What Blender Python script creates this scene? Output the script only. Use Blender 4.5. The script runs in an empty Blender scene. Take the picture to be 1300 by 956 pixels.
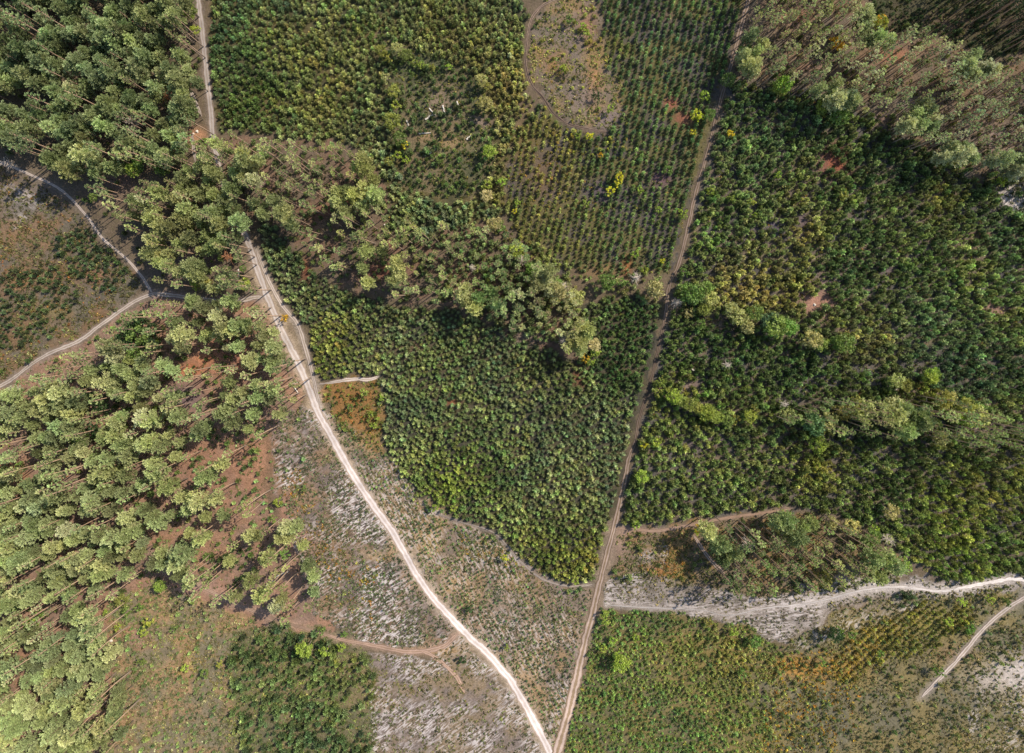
import bpy, math
import numpy as np
from mathutils import Vector

rng = np.random.default_rng(11)
PI = math.pi
S = 0.32                      # metres on the ground for one photo pixel
NX, NY = 650.0, 408.0         # photo pixel straight below the drone
CAMH = 280.0
scene = bpy.context.scene
col = scene.collection

# ------------------------------------------------------------------ helpers
def W(px, py):
    return (np.asarray(px, float) - NX) * S, (NY - np.asarray(py, float)) * S

def lin(c):
    c = np.asarray(c, float) / 255.0
    return np.where(c <= 0.04045, c / 12.92, ((c + 0.055) / 1.055) ** 2.4)

_tab = rng.random((256, 256))
def vnoise(x, y):
    xi = np.floor(x).astype(int); yi = np.floor(y).astype(int)
    fx = x - xi; fy = y - yi
    fx = fx * fx * (3 - 2 * fx); fy = fy * fy * (3 - 2 * fy)
    a = _tab[xi & 255, yi & 255]; b = _tab[(xi + 1) & 255, yi & 255]
    c = _tab[xi & 255, (yi + 1) & 255]; d = _tab[(xi + 1) & 255, (yi + 1) & 255]
    return (a * (1 - fx) + b * fx) * (1 - fy) + (c * (1 - fx) + d * fx) * fy

def fbm(x, y, scale, oct=3, off=0.0):
    v = 0; a = 1; t = 0; s = 1.0 / scale
    for k in range(oct):
        v = v + a * vnoise(x * s + off + 17.3 * k, y * s + off * 1.7 + 9.1 * k)
        t += a; a *= 0.55; s *= 2.03
    return v / t

def inpoly(px, py, poly):
    px = np.asarray(px, float); py = np.asarray(py, float)
    r = np.zeros(px.shape, bool)
    n = len(poly)
    for i in range(n):
        x0, y0 = poly[i]; x1, y1 = poly[(i + 1) % n]
        if y0 == y1: continue
        c = (y0 > py) != (y1 > py)
        r ^= c & (px < (x1 - x0) * (py - y0) / (y1 - y0) + x0)
    return r

def wob(px, py, amp, scale=14, off=3.0):
    return (px + (fbm(px, py, scale, 2, off) - .5) * 2 * amp,
            py + (fbm(px, py, scale, 2, off + 40) - .5) * 2 * amp)

def softpoly(px, py, poly, amp=6):
    x, y = wob(px, py, amp)
    return inpoly(x, y, poly)

def distline(px, py, line):
    d = np.full(np.shape(px), 1e9)
    for (x0, y0), (x1, y1) in zip(line[:-1], line[1:]):
        dx, dy = x1 - x0, y1 - y0
        t = np.clip(((px - x0) * dx + (py - y0) * dy) / (dx * dx + dy * dy), 0, 1)
        d = np.minimum(d, np.hypot(px - x0 - t * dx, py - y0 - t * dy))
    return d

def mesh_from(name, verts, faces, attrs=None, fattrs=None, mats=(), fmat=None, smooth=False):
    """faces: (n,k) array of equal size faces"""
    me = bpy.data.meshes.new(name)
    verts = np.asarray(verts, np.float32); faces = np.asarray(faces, np.int32)
    n, k = faces.shape
    me.vertices.add(len(verts)); me.vertices.foreach_set('co', verts.ravel())
    me.loops.add(n * k); me.loops.foreach_set('vertex_index', faces.ravel())
    me.polygons.add(n); me.polygons.foreach_set('loop_start', np.arange(n, dtype=np.int32) * k)
    if fmat is not None: me.polygons.foreach_set('material_index', np.asarray(fmat, np.int32))
    if smooth: me.polygons.foreach_set('use_smooth', np.ones(n, bool))
    for m in mats: me.materials.append(m)
    for nm, v in (attrs or {}).items(): put(me, nm, v, 'POINT')
    for nm, v in (fattrs or {}).items(): put(me, nm, v, 'FACE')
    me.update(calc_edges=True); me.validate()
    return me

def put(me, nm, v, dom):
    v = np.asarray(v, np.float32)
    if v.ndim == 1:
        a = me.attributes.new(nm, 'FLOAT', dom); a.data.foreach_set('value', v)
    else:
        a = me.attributes.new(nm, 'FLOAT_VECTOR', dom); a.data.foreach_set('vector', v.ravel())

def link(name, me, parent=None):
    o = bpy.data.objects.new(name, me); col.objects.link(o)
    if parent: o.parent = parent
    return o

def tag(o, label=None, cat=None, group=None, kind=None):
    if label: o['label'] = label
    if cat: o['category'] = cat
    if group: o['group'] = group
    if kind: o['kind'] = kind
    return o

# ------------------------------------------------------------------ materials
def newmat(name):
    m = bpy.data.materials.new(name); m.use_nodes = True
    nt = m.node_tree; nt.nodes.clear()
    out = nt.nodes.new('ShaderNodeOutputMaterial')
    return m, nt, out

def N(nt, typ, **kw):
    n = nt.nodes.new(typ)
    for k, v in kw.items(): setattr(n, k, v)
    return n

def mathn(nt, op, a, b=None, clamp=False):
    n = N(nt, 'ShaderNodeMath', operation=op, use_clamp=clamp)
    for i, v in enumerate((a, b)):
        if v is None: continue
        if hasattr(v, 'is_output'): nt.links.new(v, n.inputs[i])
        else: n.inputs[i].default_value = v
    return n.outputs[0]

def scalecol(nt, c, f):
    n = N(nt, 'ShaderNodeVectorMath', operation='SCALE')
    nt.links.new(c, n.inputs[0])
    if hasattr(f, 'is_output'): nt.links.new(f, n.inputs['Scale'])
    else: n.inputs['Scale'].default_value = f
    return n.outputs[0]

def mixcol(nt, f, a, b):
    n = N(nt, 'ShaderNodeMix', data_type='RGBA')
    if hasattr(f, 'is_output'): nt.links.new(f, n.inputs[0])
    else: n.inputs[0].default_value = f
    for i, v in ((6, a), (7, b)):
        if hasattr(v, 'is_output'): nt.links.new(v, n.inputs[i])
        else: n.inputs[i].default_value = (*v, 1)
    return n.outputs[2]

def foliage_mat(name, transl=0.3, own=False):
    m, nt, out = newmat(name)
    at = N(nt, 'ShaderNodeAttribute', attribute_name='tint', attribute_type='GEOMETRY' if own else 'INSTANCER')
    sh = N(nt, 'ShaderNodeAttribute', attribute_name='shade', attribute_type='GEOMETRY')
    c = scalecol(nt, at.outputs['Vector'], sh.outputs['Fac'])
    d = N(nt, 'ShaderNodeBsdfDiffuse'); t = N(nt, 'ShaderNodeBsdfTranslucent')
    nt.links.new(c, d.inputs[0])
    c2 = N(nt, 'ShaderNodeVectorMath', operation='MULTIPLY'); nt.links.new(c, c2.inputs[0]); c2.inputs[1].default_value = (1.0, 1.06, .7)
    nt.links.new(c2.outputs[0], t.inputs[0])
    mx = N(nt, 'ShaderNodeMixShader'); mx.inputs[0].default_value = transl
    nt.links.new(d.outputs[0], mx.inputs[1]); nt.links.new(t.outputs[0], mx.inputs[2])
    g = N(nt, 'ShaderNodeBsdfGlossy'); g.inputs['Roughness'].default_value = .55; g.inputs[0].default_value = (.8, .85, .9, 1)
    mx2 = N(nt, 'ShaderNodeMixShader'); mx2.inputs[0].default_value = .025
    nt.links.new(mx.outputs[0], mx2.inputs[1]); nt.links.new(g.outputs[0], mx2.inputs[2])
    nt.links.new(mx2.outputs[0], out.inputs[0])
    return m

def bark_mat(name, c0, c1, z0, z1):
    m, nt, out = newmat(name)
    tc = N(nt, 'ShaderNodeTexCoord'); sp = N(nt, 'ShaderNodeSeparateXYZ'); nt.links.new(tc.outputs['Object'], sp.inputs[0])
    f = N(nt, 'ShaderNodeMapRange'); f.inputs[1].default_value = z0; f.inputs[2].default_value = z1
    nt.links.new(sp.outputs[2], f.inputs[0])
    no = N(nt, 'ShaderNodeTexNoise'); no.inputs['Scale'].default_value = 2.5; nt.links.new(tc.outputs['Object'], no.inputs['Vector'])
    c = mixcol(nt, f.outputs[0], tuple(lin(c0)), tuple(lin(c1)))
    k = mathn(nt, 'MULTIPLY_ADD', no.outputs[0], .7); k.node.inputs[2].default_value = .65
    c = scalecol(nt, c, k)
    p = N(nt, 'ShaderNodeBsdfPrincipled'); p.inputs['Roughness'].default_value = .9
    nt.links.new(c, p.inputs['Base Color']); nt.links.new(p.outputs[0], out.inputs[0])
    return m

M_needle = foliage_mat('pine_needles', .28)
M_leaf = foliage_mat('leaves', .38)
M_tuft = foliage_mat('undergrowth', .25, own=True)
M_bark = bark_mat('pine_bark', (140, 126, 114), (198, 164, 136), 1, 10)
M_bark3 = bark_mat('dull_bark', (104, 94, 82), (124, 106, 86), 1, 9)
M_bark2 = bark_mat('grey_bark', (140, 128, 112), (165, 150, 130), 1, 8)
M_dead = bark_mat('bleached_wood', (190, 176, 162), (216, 200, 184), 2, 12)
M_rust = bark_mat('withered_needles', (165, 112, 78), (180, 128, 92), 2, 12)
M_log = bark_mat('fallen_wood', (205, 196, 184), (220, 214, 204), 0, 1)

# ------------------------------------------------------------------ roads (photo pixels)
ROAD = [(248,-120),(252,-40),(252,0),(256,33),(263,100),(268,145),(270,173),(276,203),(284,233),(299,268),(308,290),(318,316),(327,342),(338,373),(358,420),(377,457),(390,487),(404,524),(419,551),(435,580),(455,613),(480,650),(498,674),(513,701),(531,732),(552,762),(580,792),(598,811),(619,829),(637,850),(650,866),(672,905),(700,960),(740,1060)]
SIDE = [(326,318),(331,332),(343,360),(358,387),(377,411),(387,439),(395,469),(400,490),(406,515)]
SPUR = [(402,488),(425,485),(440,482),(452,481),(468,482),(484,477)]
WEST = [(335,377),(321,378),(297,383),(270,381),(249,379),(220,375),(194,373)]
DIAG = [(-60,186),(0,206),(30,218),(76,240),(109,273),(128,300),(143,314),(164,332),(182,354),(194,373)]
CROSS = [(200,371),(176,380),(158,391),(130,411),(100,433),(64,448),(39,463),(6,487),(-50,510)]
TRACK = [(962,-60),(950,0),(941,33),(929,79),(920,109),(909,152),(899,191),(884,243),(874,287),(862,335),(850,362),(844,405),(832,460),(823,496),(812,530),(806,563),(799,580),(790,625),(780,668),(771,701),(762,738),(753,777),(744,810),(735,847),(731,867),(722,905),(706,960),(690,1030)]
LOWPATH = [(205,722),(230,732),(267,750),(303,768),(350,786),(395,800),(425,809),(440,813),(483,821),(513,827),(543,826),(565,819),(582,803)]
LOWSPUR = [(535,826),(550,833),(577,856),(590,880)]
RPATH = [(1170,885),(1207,847),(1228,823),(1249,798),(1273,777),(1300,759),(1350,735)]
BANK = [(771,768),(817,771),(887,774),(923,781),(970,772),(1010,768),(1046,762),(1091,750),(1140,745),(1197,750),(1243,742),(1289,735),(1330,745)]
DITCH = [(716,-6),(700,1),(686,9),(675,24),(670,45),(667,79),(674,106),(689,124),(702,143),(720,157),(744,163),(770,168)]
NARROW = [(783,671),(808,672),(832,674),(868,668),(908,660),(947,654),(977,650),(1002,646)]
EDGE = [(552,652),(590,664),(628,677),(660,712),(689,735),(723,744),(752,742)]
RUT = [(241,112),(246,124),(252,138),(256,148)]
RUT2 = [(244,170),(245,182),(247,196),(248,206)]
TWINRUT = [(880,679),(886,688),(895,702),(908,717),(920,728)]

# ------------------------------------------------------------------ ground regions
P_W = [(-130,196),(0,212),(60,240),(102,275),(150,330),(182,358),(150,395),(100,430),(60,448),(0,490),(-130,530)]
P_SW = [(-130,520),(10,492),(64,452),(130,415),(195,376),(335,382),(372,460),(392,490),(385,520),(340,545),(330,600),(350,660),(395,735),(420,800),(395,815),(300,800),(300,960),(-130,960)]
P_HEATH_BL = [(140,765),(200,735),(300,780),(330,800),(300,820),(300,1080),(140,1080)]
P_CUT = [(345,540),(385,515),(404,522),(437,583),(513,703),(582,795),(565,815),(513,822),(440,808),(400,780),(372,690),(350,620)]
P_CUT2 = [(466,826),(520,832),(548,836),(582,804),(650,880),(760,1076),(470,1076),(470,850)]
P_EAST = [(402,515),(488,570),(545,645),(640,685),(722,745),(752,745),(735,850),(690,1076),(760,1076),(650,860),(585,795),(513,700),(440,578)]
P_BLOCK = [(404,495),(420,486),(484,480),(488,575),(470,570),(430,545)]
P_CENTRAL = [(328,282),(352,292),(400,345),(440,368),(500,388),(560,392),(602,402),(660,432),(735,462),(752,440),(742,385),(780,378),(844,380),(834,440),(824,485),(808,540),(798,575),(785,640),(776,675),(765,715),(752,742),(722,742),(690,728),(640,690),(590,658),(545,640),(515,610),(490,575),(484,520),(482,478),(440,478),(400,484),(392,440),(376,402),(350,365),(335,330)]
P_BELT = [(268,178),(300,172),(340,178),(400,180),(440,182),(470,200),(486,225),(498,255),(494,285),(540,300),(600,282),(640,288),(668,315),(700,345),(742,382),(752,440),(735,460),(660,430),(602,400),(560,388),(500,382),(440,362),(400,340),(352,288),(322,278),(300,258),(280,215)]
P_NPLANT = [(262,-80),(664,-80),(662,60),(668,105),(655,140),(645,200),(640,280),(600,282),(540,300),(496,282),(500,252),(486,222),(470,198),(440,180),(400,178),(340,174),(275,160),(266,110)]
P_GLADE = [(476,36),(500,48),(560,72),(600,92),(618,122),(630,165),(628,205),(604,250),(560,258),(512,235),(496,190),(500,140),(486,95),(476,64)]
P_HEATH_T = [(712,-40),(690,8),(676,24),(671,45),(669,79),(676,106),(703,142),(722,157),(768,166),(792,140),(786,100),(764,70),(756,0),(760,-80)]
P_ROWS = [(760,-80),(958,-80),(938,30),(917,105),(896,190),(870,285),(855,345),(800,345),(740,342),(690,340),(655,300),(645,262),(650,170),(690,130),(722,160),(770,170),(792,140),(786,100),(764,70)]
P_NE = [(955,-80),(1090,-80),(1105,40),(1150,28),(1200,55),(1262,80),(1300,72),(1420,70),(1420,235),(1300,222),(1225,214),(1190,195),(1130,155),(1060,125),(935,92)]
P_DARKCLEAR = [(1095,-80),(1420,-80),(1420,72),(1300,66),(1262,78),(1200,52),(1170,42),(1110,40)]
P_EASTPL = [(930,95),(1010,112),(1060,130),(1130,158),(1190,198),(1225,216),(1300,224),(1420,235),(1420,735),(1290,735),(1200,742),(1150,715),(1110,672),(1060,660),(1010,648),(908,657),(832,672),(785,668),(800,590),(815,535),(835,470),(852,380),(866,340),(885,262),(905,190)]
P_LR = [(790,675),(870,670),(908,662),(1010,652),(1065,662),(1150,715),(1140,740),(940,757),(880,745),(772,740)]
P_WHITE = [(765,735),(830,725),(880,742),(950,758),(1050,745),(1150,735),(1250,738),(1300,732),(1300,742),(1200,756),(1140,750),(1060,775),(1000,815),(950,800),(900,782),(765,772)]
P_SHR = [(292,798),(340,790),(400,798),(450,812),(476,840),(486,1076),(286,1076)]
P_BR = [(960,835),(1010,812),(1060,778),(1140,752),(1250,745),(1420,738),(1420,1076),(985,1076)]
P_YB = [(755,778),(880,780),(950,795),(985,815),(1000,850),(960,880),(980,920),(950,1000),(985,1076),(690,1076),(740,850)]
P_RSTRIPE = [(1268,236),(1290,226),(1420,222),(1420,280),(1300,274),(1280,262)]

REG = [  # polygon, lit sRGB colour, noise colour
 (P_W, (112,104,92), (132,106,82)),
 (P_SW, (146,120,106), (162,126,104)),
 (P_HEATH_BL, (134,124,102), (164,134,102)),
 (P_CUT, (122,108,102), (146,120,96)),
 (P_CUT2, (130,116,108), (146,126,102)),
 (P_EAST, (132,116,104), (160,132,100)),
 (P_BLOCK, (128,110,78), (150,112,70)),
 (P_CENTRAL, (74,72,64), (92,84,66)),
 (P_BELT, (112,98,84), (128,102,86)),
 (P_NPLANT, (76,76,58), (102,92,64)),
 (P_GLADE, (90,92,70), (124,110,86)),
 (P_ROWS, (90,84,82), (108,100,68)),
 (P_HEATH_T, (124,112,100), (146,122,88)),
 (P_NE, (112,100,88), (128,106,86)),
 (P_DARKCLEAR, (74,76,56), (88,78,64)),
 (P_EASTPL, (96,92,90), (120,106,92)),
 (P_LR, (120,106,88), (146,116,80)),
 (P_BR, (118,112,92), (138,124,86)),
 (P_YB, (112,106,80), (130,116,76)),
 (P_SHR, (112,108,84), (136,122,92)),
 (P_WHITE, (126,116,108), (150,138,130)),
 (P_RSTRIPE, (160,150,142), (186,178,170)),
]
SPOTS = [  # x, y, radius x, radius y, lit sRGB, weight : patches of bare litter, moss, sand
 (150,228,26,16,(138,112,100),.9),(130,250,20,10,(150,125,110),.8),(240,335,50,22,(132,112,104),.8),(210,120,18,10,(170,130,100),.7),
 (248,172,16,10,(186,140,108),.9),(240,250,12,8,(190,140,105),.7),(240,470,30,10,(186,122,88),.9),(275,440,34,18,(172,122,96),.7),
 (235,505,26,18,(122,104,110),.8),(262,455,16,8,(196,128,90),.7),(310,460,30,20,(160,110,90),.7),(270,600,60,40,(160,118,98),.6),
 (330,580,24,40,(172,128,100),.6),(10,600,20,14,(196,128,80),.7),(10,300,22,16,(150,116,84),.6),(40,290,30,16,(142,114,90),.5),
 (20,360,20,14,(160,118,84),.6),(70,395,20,10,(140,128,90),.7),(30,250,40,20,(132,124,118),.8),(120,350,14,10,(160,110,90),.5),
 (250,745,40,8,(180,140,124),.8),(175,810,20,14,(150,118,110),.7),(160,800,12,10,(186,140,112),.7),(215,850,18,10,(190,150,112),.7),
 (400,515,10,14,(190,160,120),.8),(455,560,26,14,(176,150,112),.5),(365,650,12,30,(178,134,116),.7),(385,690,14,14,(180,140,128),.8),
 (475,705,16,8,(196,168,126),.5),(500,690,7,14,(206,170,124),.7),(545,690,16,26,(186,156,112),.8),(575,742,20,18,(184,152,108),.7),(615,790,20,14,(186,150,120),.6),
 (660,850,12,20,(200,168,128),.5),(690,800,30,16,(180,150,120),.4),(555,825,40,6,(196,160,116),.8),(620,700,24,14,(150,128,84),.6),
 (640,770,40,30,(150,134,120),.4),(680,850,14,14,(190,160,124),.6),
 (440,250,20,12,(150,98,78),.9),(425,268,24,10,(150,100,82),.7),(480,345,24,10,(140,92,76),1),(388,345,6,18,(140,84,62),.7),(500,310,10,6,(150,100,84),.7),(330,235,10,10,(140,120,116),.7),
 (660,430,40,10,(168,150,140),.3),(520,440,20,6,(126,100,80),.5),(735,480,10,14,(130,84,64),.6),(575,510,10,4,(180,110,80),.5),
 (560,130,20,22,(140,122,104),.9),(575,180,24,10,(158,134,100),.9),(540,172,12,8,(166,136,104),.8),(610,155,16,8,(138,120,108),.8),(660,100,6,20,(132,104,92),.5),
 (725,40,14,26,(140,122,120),.45),(740,120,22,20,(142,124,120),.55),(745,30,12,22,(168,122,96),.6),(755,100,10,20,(172,128,92),.6),(700,80,18,18,(150,110,76),.5),(770,150,16,14,(136,120,122),.7),
 (852,130,10,8,(160,100,84),.9),(868,150,12,10,(150,96,80),.8),(838,226,16,10,(126,98,104),.9),(840,20,20,12,(122,96,92),.4),(770,345,30,10,(150,120,84),.7),(796,338,6,12,(172,112,70),.8),(760,240,20,16,(104,92,100),.7),(665,190,16,40,(132,108,70),.5),(690,225,20,30,(140,112,78),.5),
 (1060,205,20,20,(150,92,72),1),(1040,382,24,20,(172,130,112),1),(1050,360,20,12,(134,116,120),.6),(1265,390,20,10,(160,126,112),.8),(980,290,24,14,(112,98,116),.8),(960,140,26,12,(108,94,108),.6),(1025,280,14,16,(120,102,110),.6),
 (1010,20,18,8,(176,122,96),.8),(1135,70,24,10,(176,122,96),.7),(1040,85,30,10,(150,120,104),.6),(1150,130,10,5,(170,150,140),.8),(1180,150,20,12,(128,94,86),.6),(1260,175,30,18,(150,132,124),.6),(1120,150,20,6,(140,116,108),.6),
 (1230,20,60,26,(96,86,62),.6),(1200,30,60,14,(104,82,72),.5),(880,490,14,12,(136,116,112),.7),(890,560,30,14,(110,96,104),.5),(1130,345,20,10,(128,108,110),.5),(1190,440,20,8,(90,96,60),.4),(1245,300,14,8,(150,112,84),.5),
 (1010,565,26,10,(134,112,104),.5),(1240,545,60,10,(120,104,112),.5),(1000,600,20,8,(124,104,96),.5),
 (824,706,12,8,(176,168,166),.9),(850,700,26,16,(132,110,66),.6),(836,725,18,6,(176,120,72),.6),(790,690,14,26,(168,140,124),.6),(865,735,16,10,(150,130,60),.5),(800,675,30,6,(168,140,122),.7),(985,690,8,30,(120,112,84),.3),
 (1020,758,44,7,(176,166,160),.6),(1000,800,26,10,(172,160,152),.5),(1090,740,40,8,(206,196,190),.8),(1200,748,60,6,(212,202,196),.8),(1270,862,40,20,(190,176,162),.8),(1300,850,40,20,(204,192,184),.9),(1110,770,40,14,(150,132,116),.5),
 (1120,810,60,26,(160,140,70),.55),(1040,850,50,14,(190,142,62),.7),(1005,845,20,12,(196,140,66),.6),(1200,790,40,16,(150,140,72),.5),(1210,830,30,12,(166,128,100),.4),
 (930,835,40,20,(146,124,72),.6),(860,820,40,20,(128,112,66),.5),(885,795,40,8,(120,104,90),.4),
]
FURROW = [  # polygon, direction of the furrows (degrees, photo up = 90), strength
 (P_CUT, 33, .95), (P_CUT2, 38, .85), (P_EAST, 118, .6), (P_WHITE, 6, .75), (P_RSTRIPE, 35, 1.0),
 ([(1240,850),(1330,820),(1420,830),(1420,1076),(1200,1076)], 30, .9), ([(-130,215),(0,222),(60,255),(20,290),(-130,290)], 150, .5),
 ([(1060,760),(1140,760),(1180,770),(1090,800),(1000,830)], 40, .7),
 ([(805,690),(845,690),(845,720),(805,720)], 2, .9)]

# ------------------------------------------------------------------ ground sheet
def build_ground():
    core_x = np.arange(-130, 1431, 2.0); core_y = np.arange(-130, 1087, 2.0)
    g = 2.0 * 1.35 ** np.arange(1, 25); ext = np.cumsum(g)
    xs = np.concatenate([core_x[0] - ext[::-1], core_x, core_x[-1] + ext])
    ys = np.concatenate([core_y[0] - ext[::-1], core_y, core_y[-1] + ext])
    X, Y = np.meshgrid(xs, ys)
    xf, yf = X.ravel(), Y.ravel()
    c = np.tile(lin((112, 98, 82)), (len(xf), 1))
    n1 = fbm(xf, yf, 26, 4, 1.0); n2 = fbm(xf, yf, 9, 3, 5.0)
    for poly, a, b in REG:
        m = softpoly(xf, yf, poly, 11)
        w = np.clip((n1[m] - .5) * 3.2 + (n2[m] - .5) * 1.6 + .45, 0, 1)[:, None]
        c[m] = lin(a) * (1 - w) + lin(b) * w
    for x, y, rx, ry, k, wt in SPOTS:
        d2 = ((xf - x) / rx) ** 2 + ((yf - y) / ry) ** 2
        m = d2 < 5
        w = wt * np.clip(np.exp(-d2[m] * 1.1) * (.55 + 1.1 * n2[m]), 0, 1)
        c[m] = c[m] * (1 - w[:, None]) + lin(k) * w[:, None]
    # sand thrown out along the roads
    for line, hw, k, wt in ((ROAD[12:], 15, (186, 164, 140), .55), (ROAD[12:], 8, (206, 186, 164), .7), (ROAD[:13], 6, (140, 128, 124), .6), (SIDE, 5, (176, 164, 154), .6), (TRACK, 5, (100, 90, 80), .4),
                        (TRACK[18:], 12, (170, 148, 130), .5), (CROSS, 6, (152, 138, 128), .6), (DIAG, 5, (130, 120, 112), .5), (WEST, 6, (150, 132, 126), .7), (BANK, 6, (184, 172, 164), .45),(BANK[5:], 9, (200, 190, 184), .6), (LOWPATH, 6, (180, 150, 130), .6), (RPATH, 7, (160, 148, 140), .6), (DITCH, 3, (110, 92, 84), .7), (NARROW, 4, (160, 136, 120), .6), (EDGE, 4, (150, 136, 126), .6)):
        near = (xf > min(p[0] for p in line) - 40) & (xf < max(p[0] for p in line) + 40) & (yf > min(p[1] for p in line) - 40) & (yf < max(p[1] for p in line) + 40)
        d = distline(xf[near], yf[near], line) + (n2[near] - .5) * hw * .9
        w = wt * np.clip(1.3 - d / hw, 0, 1)
        c[near] = c[near] * (1 - w[:, None]) + lin(k) * w[:, None]
    fur = np.zeros((len(xf), 3))
    for poly, ang, st in FURROW:
        m = softpoly(xf, yf, poly, 8)
        a = math.radians(ang)
        pat = np.clip((fbm(xf[m], yf[m], 34, 3, 9.0) - .34) * 3.2, 0.08, 1)
        fur[m, 0] = math.cos(a); fur[m, 1] = math.sin(a); fur[m, 2] = st * pat
    wx, wy = W(xf, yf)
    c = c * .86
    v = np.stack([wx, wy, np.zeros_like(wx)], 1)
    nx, ny = len(xs), len(ys)
    i = (np.arange(ny - 1)[:, None] * nx + np.arange(nx - 1)[None, :]).ravel()
    f = np.stack([i + nx, i + nx + 1, i + 1, i], 1)
    m, nt, out = newmat('ground')
    ac = N(nt, 'ShaderNodeAttribute', attribute_name='gcol'); af = N(nt, 'ShaderNodeAttribute', attribute_name='furrow')
    geo = N(nt, 'ShaderNodeNewGeometry')
    sp = N(nt, 'ShaderNodeSeparateXYZ'); nt.links.new(geo.outputs['Position'], sp.inputs[0])
    sf = N(nt, 'ShaderNodeSeparateXYZ'); nt.links.new(af.outputs['Vector'], sf.inputs[0])
    u = mathn(nt, 'ADD', mathn(nt, 'MULTIPLY', sp.outputs[0], sf.outputs[0]), mathn(nt, 'MULTIPLY', sp.outputs[1], sf.outputs[1]))
    w = mathn(nt, 'SUBTRACT', mathn(nt, 'MULTIPLY', sp.outputs[1], sf.outputs[0]), mathn(nt, 'MULTIPLY', sp.outputs[0], sf.outputs[1]))
    cb = N(nt, 'ShaderNodeCombineXYZ')
    nt.links.new(mathn(nt, 'MULTIPLY', u, .27), cb.inputs[0]); nt.links.new(mathn(nt, 'MULTIPLY', w, 1.15), cb.inputs[1])
    fn = N(nt, 'ShaderNodeTexNoise'); fn.inputs['Scale'].default_value = 1.0; fn.inputs['Detail'].default_value = 2.5; fn.inputs['Roughness'].default_value = .65
    nt.links.new(cb.outputs[0], fn.inputs['Vector'])
    mr = N(nt, 'ShaderNodeMapRange'); mr.inputs[1].default_value = .47; mr.inputs[2].default_value = .57
    nt.links.new(fn.outputs[0], mr.inputs[0])
    fm = mathn(nt, 'MULTIPLY', mr.outputs[0], sf.outputs[2], True)
    md = N(nt, 'ShaderNodeMapRange'); md.inputs[1].default_value = .46; md.inputs[2].default_value = .34
    nt.links.new(fn.outputs[0], md.inputs[0])
    dm = mathn(nt, 'MULTIPLY', mathn(nt, 'MULTIPLY', md.outputs[0], sf.outputs[2]), .75, True)
    def noi(scale, det, rough=.6):
        n = N(nt, 'ShaderNodeTexNoise'); n.inputs['Scale'].default_value = scale; n.inputs['Detail'].default_value = det; n.inputs['Roughness'].default_value = rough
        nt.links.new(geo.outputs['Position'], n.inputs['Vector']); return n
    a = noi(1.3, 4, .75); b = noi(.25, 3)
    k = mathn(nt, 'MULTIPLY', mathn(nt, 'MULTIPLY_ADD', a.outputs[0], 1.7), mathn(nt, 'MULTIPLY_ADD', b.outputs[0], .9))
    k.node.inputs[0].links[0].from_node.inputs[2].default_value = .18
    k.node.inputs[1].links[0].from_node.inputs[2].default_value = .55
    c0 = scalecol(nt, ac.outputs['Vector'], k)
    hv = noi(.7, 4, .75)
    hr = N(nt, 'ShaderNodeMapRange'); hr.inputs[1].default_value = .5; hr.inputs[2].default_value = .72; hr.inputs[4].default_value = .55
    nt.links.new(hv.outputs[0], hr.inputs[0])
    c0 = mixcol(nt, hr.outputs[0], c0, tuple(lin((92, 90, 58))))
    c1 = mixcol(nt, dm, c0, tuple(lin((74, 68, 60))))
    c2 = mixcol(nt, fm, c1, tuple(lin((204, 194, 190))))
    bs = N(nt, 'ShaderNodeBsdfPrincipled'); bs.inputs['Roughness'].default_value = .95; bs.inputs['Specular IOR Level'].default_value = .15
    nt.links.new(c2, bs.inputs['Base Color'])
    bp = N(nt, 'ShaderNodeBump'); bp.inputs['Strength'].default_value = .8; bp.inputs['Distance'].default_value = .5
    nt.links.new(mathn(nt, 'ADD', a.outputs[0], mathn(nt, 'MULTIPLY', fn.outputs[0], sf.outputs[2])), bp.inputs['Height']); nt.links.new(bp.outputs[0], bs.inputs['Normal'])
    nt.links.new(bs.outputs[0], out.inputs[0])
    me = mesh_from('ground', v, f, {'gcol': c, 'furrow': fur}, mats=(m,), smooth=True)
    tag(link('ground', me), 'sandy heath and forest floor under the whole scene', kind='structure')

build_ground()

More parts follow.
